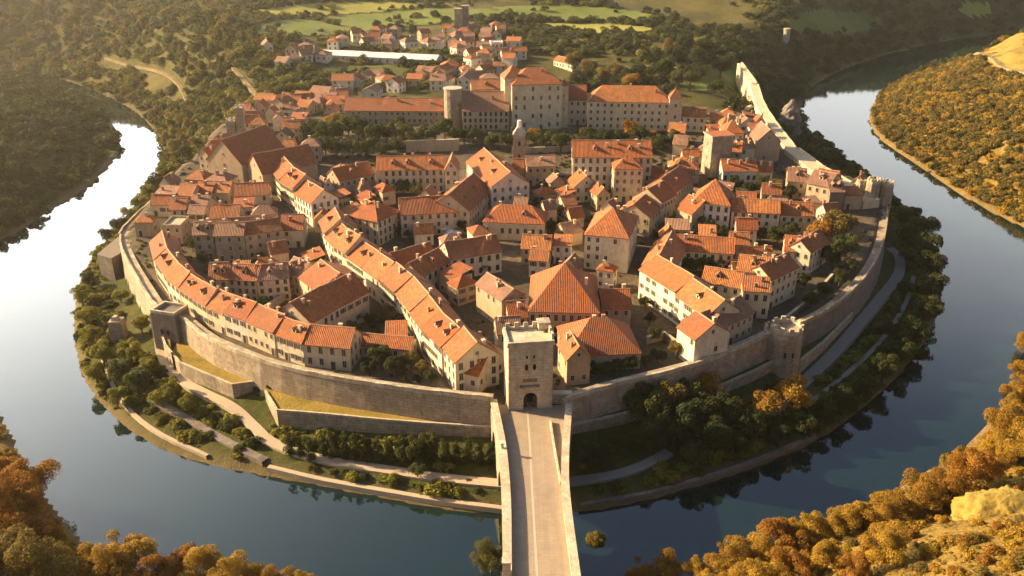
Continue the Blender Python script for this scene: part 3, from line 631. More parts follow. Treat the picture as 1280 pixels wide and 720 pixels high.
# ------------------------------------------------------------------ houses
def win_mesh(name, w, h, arched=False, shutter=None, frame='frame_stone'):
    b = MB(); f = .14
    if arched:
        n = 8; hw = w / 2; o = [(hw * math.cos(k * math.pi / n), h / 2 - hw + hw * math.sin(k * math.pi / n)) for k in range(n + 1)]
        inn = o + [(-hw, -h / 2), (hw, -h / 2)]; s_ = 1 + 2 * f / w
        out = [(x * s_, z * (1 + f / h)) for x, z in inn]
        b.face([(x, -.02, z) for x, z in inn], 1)
        for k in range(len(inn)):
            j = (k + 1) % len(inn); b.face([(out[k][0], -.07, out[k][1]), (out[j][0], -.07, out[j][1]), (inn[j][0], -.07, inn[j][1]), (inn[k][0], -.07, inn[k][1])][::-1], 0)
            b.face([(inn[k][0], -.07, inn[k][1]), (inn[j][0], -.07, inn[j][1]), (inn[j][0], -.02, inn[j][1]), (inn[k][0], -.02, inn[k][1])], 0)
    else:
        b.box(-w / 2, w / 2, -.03, .02, -h / 2, h / 2, 1)
        for x0, x1, z0, z1 in ((-w / 2 - f, -w / 2, -h / 2, h / 2), (w / 2, w / 2 + f, -h / 2, h / 2), (-w / 2 - f, w / 2 + f, h / 2, h / 2 + f)): b.box(x0, x1, -.08, .02, z0, z1, 0)
        b.box(-w / 2 - f - .06, w / 2 + f + .06, -.16, .02, -h / 2 - f, -h / 2, 0)
        b.box(-.03, .03, -.05, -.031, -h / 2, h / 2, 0)
        if shutter:
            for s_ in (-1, 1): b.box(s_ * (w / 2 + f + .24) - .22, s_ * (w / 2 + f + .24) + .22, -.1, .02, -h / 2, h / 2, 2)
    return b.mesh(name, [M[frame], M['glass_dark'], M[shutter or 'wood_dark']])
WIN = dict(plain=win_mesh('window', .95, 1.45), tall=win_mesh('window', 1.0, 1.9), small=win_mesh('window', .75, .95), arch=win_mesh('window', 1.15, 2.0, True), big=win_mesh('window', 1.9, 2.7, True),
           green=win_mesh('window', .9, 1.4, shutter='shutter_green'), brown=win_mesh('window', .9, 1.4, shutter='wood_dark'), slit=win_mesh('window', .45, 1.3))
DOOR = None
b = MB(); b.box(-.6, .6, -.05, .02, 0, 2.3, 1); b.box(-.8, -.6, -.12, .02, 0, 2.3, 0); b.box(.6, .8, -.12, .02, 0, 2.3, 0); b.box(-.8, .8, -.12, .02, 2.3, 2.55, 0); DOOR = b.mesh('door', [M['frame_stone'], M['wood_dark']])
FOOT = []                                                          # (polygon, short name) of everything that stands in the town
SHORT = {}
def lerp(a, b, t): return a + (b - a) * t
def quad_house(q, z0, eh, rtype='gable', rh=4.0, roof='roof_orange', wall='plaster_cream', label=None, name='house', cat='house', group=None, party=(0, 0), win='plain', rows=None, step=2.7,
               chim=1, dorm=0, short=None, skip=.06, wchance=1.0, door=True, ov=.4, base=4.0, only=None, flatmat='street', trim=True):
    """q: A, B along the front (seen from outside, left to right), C behind B, D behind A"""
    A, B, C_, D = [np.array(p, float) for p in q]
    if rtype == 'gablex': A, B, C_, D = B, C_, D, A
    c = (A + B + C_ + D) / 4; ang = math.atan2(*(B - A)[::-1])
    ca, sa = math.cos(-ang), math.sin(-ang)
    loc = lambda p: np.array(((p[0] - c[0]) * ca - (p[1] - c[1]) * sa, (p[0] - c[0]) * sa + (p[1] - c[1]) * ca))
    a, b_, c_, d = map(loc, (A, B, C_, D)); P = [a, b_, c_, d]
    root = empty(name, (float(c[0]), float(c[1]), float(z0)), ang); tag(root, label, cat, group)
    FOOT.append(([tuple(A), tuple(B), tuple(C_), tuple(D)], short))
    mA, mB = (a + d) / 2, (b_ + c_) / 2
    v3 = lambda p, z: (float(p[0]), float(p[1]), float(z))
    w = MB()
    w.solid([v3(p, -base) for p in P] + [v3(p, eh) for p in P], [(0, 1, 5, 4), (1, 2, 6, 5), (2, 3, 7, 6), (3, 0, 4, 7), (4, 5, 6, 7), (3, 2, 1, 0)])
    if rtype in ('gable', 'gablex'):
        for e0, e1, m in ((d, a, mA), (b_, c_, mB)): w.face([v3(e0, eh), v3(e1, eh), v3(m, eh + rh)])
    w.build('wall', M[wall], root)
    # roof, a solid a hand thick with an overhang
    ux = (b_ - a) / (np.linalg.norm(b_ - a) + 1e-9); L = np.linalg.norm(mB - mA)
    oa, ob = (-.02 if party[0] else .3), (-.02 if party[1] else .3)
    dn = rh * ov / (np.linalg.norm(a - d) / 2); r = MB(); th = .22
    ov_ = lambda p, s, o2: p + (p - (mA if s in (0, 3) else mB)) / (np.linalg.norm(p - (mA if s in (0, 3) else mB)) + 1e-9) * ov + ux * o2
    E = [ov_(a, 0, -oa), ov_(b_, 1, ob), ov_(c_, 2, ob), ov_(d, 3, -oa)]
    dep = float(np.linalg.norm(a - d))
    if rtype in ('gable', 'gablex'):
        R0, R1 = mA - ux * oa, mB + ux * ob; n = max(1, int(L / 3.0)); z1 = eh - dn + .05
        rowsv = []
        for k in range(n + 1):
            t = k / n; j = rnd.uniform(-.20, .08) if 0 < k < n else 0; i_ = len(r.v)
            f_, m_, k_ = lerp(E[0], E[1], t), lerp(R0, R1, t), lerp(E[3], E[2], t)
            r.v += [v3(f_, z1), v3(m_, eh + rh + .04 + j), v3(k_, z1), v3(k_, z1 + th), v3(m_, eh + rh + .04 + th + j), v3(f_, z1 + th)]; rowsv.append(i_)
        for i_, k_ in zip(rowsv[:-1], rowsv[1:]):
            for s in range(6): r.f.append([i_ + s, k_ + s, k_ + (s + 1) % 6, i_ + (s + 1) % 6][::-1]); r.m.append(0)
        hr = .16
        for i_, k_ in zip(rowsv[:-1], rowsv[1:]):
            p0, p1 = np.array(r.v[i_ + 4]), np.array(r.v[k_ + 4]); uy = np.array((-ux[1], ux[0], 0)) * hr; up_ = np.array((0, 0, .13))
            r.solid([p0 - uy * 1.5 - up_ * .6, p1 - uy * 1.5 - up_ * .6, p1 + uy * 1.5 - up_ * .6, p0 + uy * 1.5 - up_ * .6, p0 - uy * .5 + up_, p1 - uy * .5 + up_, p1 + uy * .5 + up_, p0 + uy * .5 + up_], [(0, 1, 5, 4), (2, 3, 7, 6), (4, 5, 6, 7), (1, 2, 6, 5), (3, 0, 4, 7)], 1)
        for i_, fl in ((rowsv[0], 1), (rowsv[-1], 0)):
            for f_ in ((0, 1, 4, 5), (1, 2, 3, 4)): r.f.append([i_ + s for s in (f_ if fl else f_[::-1])]); r.m.append(0)
        surf = lambda s, t: (lerp(lerp(a, b_, s), lerp(d, c_, s), t), eh + rh * (1 - abs(2 * t - 1)))
    elif rtype in ('hip', 'pyramid'):
        ins = .5 if rtype == 'pyramid' else min(.5, dep * .45 / max(L, .1)); R0, R1 = lerp(mA, mB, ins - 1e-3), lerp(mA, mB, 1 - ins + 1e-3); z1 = eh + .012
        i_ = len(r.v); r.v += [v3(p, z1) for p in E] + [v3(p, z1 + th) for p in E] + [v3(R0, eh + rh), v3(R1, eh + rh)]
        for f_ in ((3, 2, 1, 0), (0, 1, 5, 4), (1, 2, 6, 5), (2, 3, 7, 6), (3, 0, 4, 7), (4, 5, 9, 8), (6, 7, 8, 9), (5, 6, 9), (7, 4, 8)): r.f.append([i_ + s for s in f_]); r.m.append(0)
        surf = lambda s, t: (lerp(lerp(a, b_, s), lerp(d, c_, s), t), eh + rh * (1 - abs(2 * t - 1)))
    elif rtype == 'shed':
        z1 = eh + .012; i_ = len(r.v)
        r.v += [v3(p, z1 + (0 if s < 2 else rh)) for s, p in enumerate(E)] + [v3(p, z1 + th + (0 if s < 2 else rh)) for s, p in enumerate(E)]
        for f_ in ((3, 2, 1, 0), (0, 1, 5, 4), (1, 2, 6, 5), (2, 3, 7, 6), (3, 0, 4, 7), (4, 5, 6, 7)): r.f.append([i_ + s for s in f_]); r.m.append(0)
        i_ = len(r.v)
        r.solid([v3(d, eh), v3(c_, eh), v3(c_, eh + rh), v3(d, eh + rh)], [(1, 0, 3, 2)])
        surf = lambda s, t: (lerp(lerp(a, b_, s), lerp(d, c_, s), t), eh + rh * t)
    else:                                                           # flat with a low parapet
        r.face([v3(p, eh + .01) for p in P]); 
        ins = [p * .93 for p in P]
        for k in range(4):
            j = (k + 1) % 4; r.solid([v3(P[k], eh + .012), v3(P[j], eh + .012), v3(ins[j], eh + .012), v3(ins[k], eh + .012), v3(P[k], eh + .7), v3(P[j], eh + .7), v3(ins[j], eh + .7), v3(ins[k], eh + .7)], [(0, 1, 5, 4), (2, 3, 7, 6), (4, 5, 6, 7)])
        surf = lambda s, t: (lerp(lerp(a, b_, s), lerp(d, c_, s), t), eh)
        roof = flatmat if rtype == 'flat' else roof
    ro = r.build('roof', [M[roof], M['ridge_tile']] if 1 in r.m else M[roof], root)
    for k in range(chim):
        s, t = rnd.uniform(.12, .88), rnd.choice([.3, .38, .62, .7]); p, z = surf(s, t); cw = rnd.uniform(.32, .5); h = rnd.uniform(1.1, 1.9); m = MB()
        m.box(p[0] - cw, p[0] + cw, p[1] - cw * .8, p[1] + cw * .8, z - .6, z + h); m.box(p[0] - cw - .1, p[0] + cw + .1, p[1] - cw * .8 - .1, p[1] + cw * .8 + .1, z + h + .002, z + h + .18)
        m.build('chimney', M[rnd.choice(['chimney_brick', 'plaster_tan', 'plaster_cream'])], ro)
    for k in range(dorm):
        s = (k + .5 + rnd.uniform(-.2, .2)) / dorm * .8 + .1; p, z = surf(s, .24); m = MB(); y = p[1]; x = p[0]; ww = .75
        dd = dep * .24
        m.solid([(x - ww, y - .5, z - .5), (x + ww, y - .5, z - .5), (x + ww, y - .5, z + .9), (x, y - .5, z + 1.5), (x - ww, y - .5, z + .9), (x - ww, y + dd, z - .5), (x + ww, y + dd, z - .5), (x + ww, y + dd, z + .9), (x, y + dd, z + 1.5), (x - ww, y + dd, z + .9)],
                [(0, 1, 2, 3, 4), (1, 6, 7, 2), (5, 0, 4, 9)], 0)
        m.solid([(x - ww - .15, y - .7, z + .8), (x, y - .7, z + 1.52), (x + ww + .15, y - .7, z + .8), (x - ww - .15, y + dd, z + .8), (x, y + dd, z + 1.52), (x + ww + .15, y + dd, z + .8)], [(0, 1, 4, 3), (1, 2, 5, 4)], 1)
        m.box(x - .4, x + .4, y - .53, y - .49, z, z + .85, 2)
        m.build('dormer', [M[wall], M[roof], M['glass_dark']], ro)
    # windows on the sides one can see from about here
    sides = [(a, b_, 'f'), (b_, c_, 'r'), (c_, d, 'b'), (d, a, 'l')]
    wc = [A, B, C_, D]
    for k, (p, q2, nm) in enumerate(sides):
        if (nm == 'l' and party[0]) or (nm == 'r' and party[1]): continue
        if only and nm not in only: continue
        wp, wq = wc[k], wc[(k + 1) % 4]; dx, dy = wq - wp; out = np.array((dy, -dx)); mid = (wp + wq) / 2
        if out @ (CAM[:2] - mid) < .04 * np.linalg.norm(out) * np.linalg.norm(CAM[:2] - mid): continue
        Ls = float(np.linalg.norm(q2 - p)); nc = max(1, int(round((Ls - .6) / step))); nr = rows if rows is not None else max(1, int((eh + .2) / 2.9)); an = math.atan2(*(q2 - p)[::-1])
        if Ls < 2.0: continue
        dr = rnd.randrange(nc) if door and nm == 'f' else -1
        for ri in range(nr):
            zz = (ri + .56) * eh / nr
            for ci in range(nc):
                if rnd.random() < skip or rnd.random() > wchance: continue
                t = (ci + .5) / nc; pp = lerp(p, q2, t)
                if ri == 0 and ci == dr: link('door', DOOR, root, (float(pp[0]), float(pp[1]), 0.0), an); continue
                wk = win if isinstance(win, str) else win[min(ri, len(win) - 1)]
                link('window', WIN[wk], root, (float(pp[0]), float(pp[1]), float(zz)), an)
        if rtype in ('gable', 'gablex') and nm in 'lr' and rh > 3: link('window', WIN['small'], root, v3((p + q2) / 2, eh + rh * .35), an)
    return root
def eave_xy(u, v, eh):
    z = 18 + eh
    for _ in range(6):
        x, y = at(u, v, z); z = zin(x, y) + eh
    return np.array((x, y))
def base_z(q): return min(float(zin(p[0], p[1])) for p in q)
def Hs(short, label, Apx, Bpx, eh, dep, rtype='gable', rh=3.6, roof='roof_orange', wall='plaster_cream', **k):
    A, B = eave_xy(*Apx, eh), eave_xy(*Bpx, eh); d = (B - A) / np.linalg.norm(B - A); n = np.array((-d[1], d[0]))
    q = [A, B, B + n * dep, A + n * dep]
    SHORT[short] = (A + B) / 2 + n * dep / 2
    if rtype == 'gable' and eh > 6.5 and 'dorm' not in k: k['dorm'] = rnd.choice([0, 0, 1, 2])
    if 'chim' not in k: k['chim'] = rnd.choice([1, 2, 2, 3])
    return quad_house(q, base_z(q), eh, rtype, rh, roof, wall, label, short=short, **k)
def row(short, labels, px_pts, eh, dep, rh=3.6, roofs=('roof_orange',), walls=('plaster_cream',), group=None, name='row_house', split=None, **k):
    P = [eave_xy(u, v, eh) for u, v in px_pts]
    if split:
        L = np.cumsum([0] + [np.linalg.norm(b - a) for a, b in zip(P[:-1], P[1:])]); cut = [0]
        w_ = [rnd.uniform(.8, 1.2) for _ in range(split)]; s_ = sum(w_); acc = 0
        for x in w_: acc += x / s_; cut.append(acc)
        P = [np.array([np.interp(c_ * L[-1], L, [p[i] for p in P]) for i in (0, 1)]) for c_ in cut]
    N = []
    for i in range(len(P)):
        d = P[min(i + 1, len(P) - 1)] - P[max(i - 1, 0)]; d /= np.linalg.norm(d); N.append(np.array((-d[1], d[0])))
    n = len(P) - 1
    for i in range(n):
        j0, j1 = rnd.uniform(-.75, .6), rnd.uniform(-1.2, .8); kk = dict(k, step=rnd.uniform(2.2, 3.2), skip=rnd.uniform(.03, .2), chim=rnd.choice([1, 1, 2, 3]), dorm=rnd.choice([0, 0, 1, 2]))
        if isinstance(k.get('win'), str) and k['win'] != 'arch': kk['win'] = rnd.choice([k['win'], 'plain', 'tall', 'brown', 'green'])
        g = .012
        d = (P[i + 1] - P[i]) / np.linalg.norm(P[i + 1] - P[i]); a, b_ = P[i] + d * g, P[i + 1] - d * g
        f = -N[i] * rnd.uniform(-.25, .25)
        q = [a + f, b_ + f, b_ + N[i + 1] * (dep + j1), a + N[i] * (dep + j1)]
        SHORT[f'{short} {i}'] = (P[i] + P[i + 1]) / 2 + N[i] * dep / 2
        quad_house(q, base_z(q), eh + j0, 'gable', rh + rnd.uniform(-.35, .35), rnd.choice(roofs) if not isinstance(roofs[0], list) else roofs[0][i % len(roofs[0])], walls[i % len(walls)], labels(i, n) if callable(labels) else labels[i], name=name, group=group,
                   party=(i > 0, i < n - 1), short=f'{short} {i}', **kk)
O, RD, BR = 'roof_orange', 'roof_red', 'roof_brown'; CR, WH, TN = 'plaster_cream', 'plaster_white', 'plaster_tan'
# -- the long curved row just inside the left rampart
def lab_a(i, n): return f'{nth(i)} cream house from the top of the curved row behind the sunlit rampart' if i < n - 1 else 'last cream house, at the lower end of the curved rampart row'
row('rampart row', lab_a, [(187, 300), (193, 325), (208, 347), (224, 360), (240, 371), (258, 382), (280, 392), (308, 402), (343, 417), (378, 429), (436, 435)], 7.0, 9.0, 3.4, [[RD, O, O, RD, O, O, RD, O, O, RD]], (CR, CR, WH, CR), 'houses of the curved rampart row', dorm=0, chim=1, win='green')
# -- the long diagonal terrace from the square to the gate
def lab_b(i, n): return ['uppermost', 'second', 'third', 'fourth', 'fifth', 'sixth', 'seventh', 'eighth', 'ninth', 'lowest'][i if i < n - 1 else 9] + ' orange-roofed house in the long diagonal terrace running down to the gate'
row('diagonal terrace', lab_b, [(398, 274), (408, 300), (432, 317), (472, 347), (500, 372), (527, 410), (550, 432), (568, 456)], 8.4, 11.5, 4.2, [[RD, O, O, O, O, O, O, O, RD, O]], (CR, WH, CR), 'houses of the long diagonal terrace', split=10, win='brown', dorm=0)
row('upper terrace', lambda i, n: ['top', 'second', 'third', 'bottom'][i] + ' white house of the short diagonal terrace below the big gabled church', [(337, 205), (349, 223), (366, 236), (388, 253)], 9.5, 11.0, 4.2, [[O, RD, O]], (WH, CR), 'houses of the short upper terrace', win='green')
# -- the courtyard block
G_ = 'wings of the courtyard block'
Hs('courtyard back wing', 'back wing of the courtyard block, a long cream facade with rows of windows', (470, 213), (555, 211), 9.5, 11, rh=4, wall=CR, roof=O, group=G_, dorm=3, chim=3, win='tall', party=(1, 0))
Hs('courtyard gable', 'tall narrow gable house closing the right end of the courtyard block back wing', (556, 212), (572, 212), 10.5, 10, 'gablex', 4, wall=WH, roof=O, chim=0, group=G_)
Hs('courtyard left wing', 'red-roofed rear wing of the courtyard block beside the short upper terrace', (424, 226), (468, 214), 8, 10, rh=3.6, wall=TN, roof=RD, group=G_, chim=2)
Hs('courtyard corner', 'hip-roofed corner house of the courtyard block with two window facades', (437, 269), (472, 278), 9, 13, 'hip', 5, wall=CR, roof=RD, group=G_, win='tall', rows=3)
Hs('courtyard front wing', 'front wing of the courtyard block with pale walls and a patched red roof', (501, 269), (584, 263), 8.5, 12, rh=4.2, wall=CR, roof=RD, group=G_, win='plain', rows=3, chim=3)
Hs('courtyard right wing', 'broad dark-red roofed end wing of the courtyard block facing the shaded lane', (586, 264), (615, 230), 9, 15, rh=5.5, wall=TN, roof=RD, group=G_, chim=2)
# -- centre
Hs('white gabled house', 'house with a sunlit white side wall and red roof left of the slim church tower', (583, 193), (614, 234), 10, 15, rh=5, roof=RD, wall=WH, skip=.3)
Hs('low tower house', 'tan house with brown roof right beside the slim church tower', (659, 208), (694, 207), 8, 9, rh=3, roof=BR, wall=TN)
Hs('great white house', 'tall white house with long bright orange roof, largest in the middle of town', (716, 196), (815, 197), 13.5, 13, rh=5, roof=O, wall=WH, rows=4, win='tall', chim=4)
Hs('great white house wing', 'tall square wing standing in front of the largest white house', (768, 212), (804, 212), 13, 8.5, 'hip', 3.4, roof=RD, wall=CR, rows=4)
Hs('orange gabled house', 'small orange-roofed house against the left foot of the largest white house', (718, 234), (748, 231), 6.5, 9, 'gablex', 4, roof=O, wall=CR)
Hs('square hip house', 'low hip-roofed red house with a wide front, behind the arcade row', (604, 277), (681, 281), 6.5, 12, 'hip', 5, roof=RD, wall=CR, win='tall', rows=1, dorm=1)
Hs('big cream house', 'big cream block with red hip roof and blank-looking front, beside the shaded street', (731, 293), (786, 299), 12, 22, 'hip', 6.5, roof=RD, wall=CR, rows=4, skip=.4, chim=2)
Hs('little orange house', 'little house with glowing orange roof in front of the low hip-roofed red house', (652, 310), (688, 312), 6, 8, rh=3.4, roof=O, wall=TN)
Hs('upper arcade roof', 'long red-roofed shed behind the curved arcade houses', (497, 332), (545, 317), 6.5, 8, rh=3, roof=RD, wall=TN)
Hs('bent arcade house', 'red-roofed house at the bend of the arcade row, next to the diagonal terrace', (526, 346), (562, 325), 7, 9, rh=3.4, roof=RD, wall=CR, win='arch')
Hs('arcade house', 'long red-roofed house with an arched ground floor, middle of the arcade row', (563, 324), (627, 313), 7.5, 11, rh=3.8, roof=RD, wall=CR, win='arch', rows=2)
Hs('tan block house', 'plain tan box house behind the diagonal terrace with its blank wall in the sun', (595, 355), (627, 376), 9, 8, rh=2.6, roof=BR, wall=TN, skip=.7)
Hs('great hall', 'huge dark-red hipped hall with a long window front, above the gate tower', (661, 390), (749, 392), 7.5, 25, 'hip', 10, roof=RD, wall=TN, name='hall', cat='hall', win='tall', step=2.2, chim=2, dorm=0)
Hs('hall annex', 'low red-roofed annex attached to the right of the huge hall', (752, 386), (789, 386), 6, 12, rh=3.4, roof=RD, wall=TN, party=(1, 0))
Hs('low pyramid house', 'broad low red-roofed house just behind the shaded rampart, right of the gate', (708, 446), (801, 442), 4.5, 17, 'hip', 7, roof=RD, wall=TN, rows=1)
Hs('gate cottage', 'small tan house with orange roof standing right next to the gate tower', (709, 450), (738, 447), 7.5, 9, 'gablex', 3.4, roof=O, wall=TN, skip=.6)
Hs('hall lean-to', 'small red-roofed house against the left corner of the huge hall', (637, 398), (659, 396), 6, 9, rh=3, roof=RD, wall=TN)
Hs('tower neighbour', 'brown-roofed house half hidden behind the top of the gate tower', (622, 418), (652, 416), 7, 8, rh=3, roof=BR, wall=TN)
# -- right quarter
row('white courtyard row', ['upper half of the long white house with three window rows by the walled garden', 'lower half of the long white house, ending at the white corner house'], [(800, 337), (845, 366), (884, 394)], 9.5, 11.5, 4.0, [[O, O]], (WH, WH), 'wings of the walled garden house', win='tall', rows=3)
Hs('garden wing', 'long red-roofed wing behind the walled garden', (846, 312), (917, 317), 7, 9, rh=3.6, roof=RD, wall=CR, group='wings of the walled garden house', party=(0, 0))
Hs('garden side wing', 'dark-roofed side wing along the shaded street, closing the walled garden', (820, 298), (803, 331), 9, 10, rh=4, roof=RD, wall=CR, group='wings of the walled garden house')
Hs('white corner house', 'plain white corner house with red roof close above the shaded rampart', (847, 409), (869, 425), 8.5, 11, rh=3.6, roof=RD, wall=WH, skip=.75)
Hs('dark corner house', 'brown-roofed house in shade between the white corner house and the round corner tower', (889, 416), (942, 391), 7, 10, rh=3.4, roof=BR, wall=TN)
Hs('round-fronted house', 'tall cream house with orange roof in the cluster above the round corner tower, upper part', (922, 338), (962, 343), 10.5, 10, rh=3.2, roof=O, wall=WH, rows=3)
Hs('angled house', 'tall red-roofed house at the right end of the cream cluster above the round corner tower', (964, 350), (998, 333), 10, 9, rh=3.2, roof=RD, wall=CR, rows=3)
Hs('stepped front house', 'lower cream front house of the cluster above the round corner tower', (929, 364), (963, 366), 8.5, 6, 'shed', 2.2, roof=O, wall=CR, rows=2, win='tall')
Hs('terrace house', 'orange-roofed white house with a dark wide opening, next to the walled garden', (877, 352), (926, 360), 7, 9, rh=3.2, roof=O, wall=WH, skip=.4)
Hs('right orange house', 'small white house with bright orange roof near the big rust-coloured tree', (981, 313), (1012, 316), 7, 10, rh=3.4, roof=O, wall=CR)
Hs('right red house', 'narrow red-roofed house leaning on the small white orange-roofed house near the rampart', (1013, 316), (1036, 300), 8, 8, rh=3.2, roof=RD, wall=CR)
Hs('garden cottage', 'tiny orange-roofed cottage between the walled garden wing and the cream cluster', (931, 324), (966, 324), 5, 7, rh=3, roof=O, wall=CR)
Hs('pyramid house', 'white house with steep red pyramid roof on the right side of town', (866, 252), (913, 258), 10, 14, 'pyramid', 7.5, roof=RD, wall=WH, rows=3, win='tall')
Hs('pyramid house side', 'tan gabled side house attached to the left of the pyramid-roofed house', (846, 258), (865, 268), 7, 11, rh=4, roof=RD, wall=TN, skip=.6)
Hs('right long row', 'long orange-roofed cream row right of the pyramid-roofed house', (915, 263), (975, 267), 8.5, 9, rh=3.4, roof=O, wall=CR, rows=3, chim=3)
Hs('right long row end', 'orange-roofed end house of the row right of the pyramid roof', (976, 268), (1017, 270), 7.5, 9, rh=3.4, roof=O, wall=CR, chim=2)
Hs('arched loggia house', 'white house with a row of dark arches and red roof below the chapel', (904, 214), (947, 214), 6, 10, rh=3.4, roof=RD, wall=WH, win='arch', rows=1, step=2.2)
Hs('loggia end', 'small orange house touching the right end of the dark arches house', (948, 214), (966, 215), 5, 8, rh=3, roof=O, wall=CR)
Hs('hill hip house', 'tan house with orange pyramid roof between the square town tower and the chapel', (906, 167), (930, 167), 8, 11, 'pyramid', 5, roof=O, wall=TN)
Hs('hill front house', 'narrow tan house right behind the square town tower', (908, 188), (926, 190), 8, 7, rh=3, roof=O, wall=TN)
Hs('hill side house', 'brown-roofed house between the orange pyramid roof and the chapel', (926, 186), (944, 184), 7, 8, rh=3, roof=BR, wall=CR)
Hs('chapel', 'tan stone chapel with a pointed gable front, under the pale sunlit wall', (946, 177), (976, 177), 8.5, 15, 'gablex', 5, roof=BR, wall=TN, name='chapel', cat='chapel', skip=.8, chim=0)
Hs('wall house left', 'brown-roofed house under the pale sloping wall with dark side', (985, 226), (1008, 228), 7, 12, rh=3.6, roof=BR, wall=TN)
Hs('wall house', 'house with a square sunlit cream front under the pale sloping wall', (1009, 227), (1036, 234), 9, 13, rh=3.6, roof=BR, wall=CR, rows=2)
Hs('wall shed', 'small dark-sided house wedged against the three wall towers', (1038, 240), (1056, 240), 8, 10, rh=3, roof=BR, wall='stone_dark', skip=.8)
Hs('right tiny house', 'tiny bright orange gable at the end of the right-hand row near the rampart', (1034, 269), (1052, 267), 5, 7, rh=3, roof=O, wall=CR)
row('street row', lambda i, n: ['lowest', 'second', 'third', 'topmost'][i] + ' orange-roofed house of the stepped row climbing along the shaded street', [(812, 270), (826, 254), (845, 241), (868, 219)], 8, 12, 4, [[RD, O, RD]], (TN, CR), 'houses of the stepped street row')
Hs('stepped hip house', 'orange hip-roofed house at the upper end of the stepped street row', (838, 212), (874, 213), 5.5, 11, 'hip', 4, roof=O, wall=CR, dorm=1)
Hs('yellow corner house', 'house with a sunny yellow end wall right of the largest white house', (811, 220), (836, 224), 6, 9, rh=3.2, roof=O, wall=CR, skip=.5)
Hs('garden yellow house', 'small yellow house with orange roof among the trees below the palace wing', (835, 164), (855, 166), 6, 8, rh=3, roof=O, wall=CR)
Hs('palace end house', 'orange-roofed house just beyond the right end of the palace', (848, 145), (882, 147), 7, 10, rh=3.4, roof=O, wall=CR)
# -- left quarter
Hs('orange roof in yard', 'single bright orange roof in the middle of the left quarter', (262, 273), (298, 272), 6, 9, rh=3.4, roof=O, wall=CR, skip=.5)
Hs('red roof in yard', 'wide red-orange roof higher up in the left quarter below the churches', (293, 245), (335, 243), 6, 9, rh=3.4, roof=RD, wall=CR)
Hs('yard tenement left', 'brown-roofed grey tenement, left of three above the dark yard', (241, 294), (266, 293), 9, 9, rh=2.8, roof=BR, wall='stone_wall', rows=3)
Hs('yard tenement middle', 'brown-roofed grey tenement, middle of three above the dark yard', (268, 295), (304, 294), 9.5, 9, rh=2.8, roof=BR, wall='stone_wall', rows=3)
Hs('yard tenement right', 'brown-roofed tan tenement, right of three above the dark yard', (306, 294), (352, 286), 9, 9, rh=2.8, roof=RD, wall=TN, rows=3)
Hs('yard front left', 'house with square orange roof, left end of the row below the dark yard', (261, 350), (284, 349), 7.5, 9, rh=3.6, roof=O, wall=CR)
Hs('yard front middle', 'red-roofed house with many windows, middle of the row below the dark yard', (285, 349), (320, 351), 7.5, 9, rh=3.2, roof=RD, wall=CR, rows=3, step=2.2)
Hs('yard front right', 'brown-roofed cream house, right end of the row below the dark yard', (321, 351), (361, 347), 7.5, 9, rh=3.2, roof=BR, wall=CR, rows=3, step=2.2)
Hs('flat house', 'flat-topped tan house at the upper end of the curved rampart row', (204, 283), (226, 283), 6.5, 9, 'flat', 0, wall=TN, chim=0, flatmat='plaster_tan')
Hs('lane house', 'red-roofed house with one sunlit front beside the short upper terrace lane', (351, 288), (378, 287), 6.5, 12, rh=3.4, roof=RD, wall=CR)
Hs('tan step house', 'tan-roofed house stepping down left of the orange-roofed double block', (354, 337), (373, 346), 7, 9, rh=3, roof=BR, wall=CR)
Hs('orange double upper', 'upper of two bright orange roofs beside the diagonal alley', (374, 347), (397, 365), 8.5, 15, rh=4, roof=O, wall=CR, skip=.5)
row('orange block', ['left half of the cream block with two even window rows above the dark garden', 'right half of the cream block with two even window rows above the dark garden'], [(388, 405), (424, 384), (461, 365)], 8.5, 13, 4.6, [[O, O]], (CR, CR), 'halves of the garden block', rows=2, win='tall', step=2.4)
Hs('hip red house', 'dark-red hip-roofed house left of the cream garden block', (337, 399), (375, 406), 6.5, 13, 'hip', 4.6, roof=RD, wall=CR)
Hs('low garden shed', 'low red-roofed building closing the dark garden, beside the diagonal terrace', (440, 430), (512, 437), 3.6, 6, rh=2, roof=RD, wall=CR, chim=0)
Hs('garden lean-to', 'small orange lean-to roof against the diagonal terrace in the dark garden', (482, 421), (508, 420), 3.6, 6, 'shed', 1.6, roof=O, wall=CR, chim=0)
Hs('terrace end house', 'small orange house at the bottom end of the diagonal terrace, close to the gate', (570, 463), (598, 470), 5.5, 9, rh=3, roof=O, wall=CR)
Hs('terrace end red', 'red-roofed house tucked behind the bottom of the diagonal terrace', (574, 440), (598, 452), 6.5, 9, rh=3.4, roof=RD, wall=CR)
K6 = [((231, 224), (255, 226), RD, 'upper left'), ((257, 225), (283, 228), BR, 'upper right'), ((221, 243), (240, 245), O, 'middle left'), ((243, 241), (263, 243), RD, 'central'), ((266, 240), (286, 241), O, 'middle right'), ((213, 262), (232, 262), RD, 'lower left'), ((236, 258), (257, 260), BR, 'lower right')]
for A_, B_, rf, w_ in K6: Hs(f'{w_} small house', f'{w_} one of the small crowded houses between the churches and the broad rampart', A_, B_, rnd.uniform(5, 6.5), 8, rnd.choice(['gable', 'gable', 'hip']), 3, roof=rf, wall=rnd.choice([CR, TN]), group='crowded small houses below the churches')
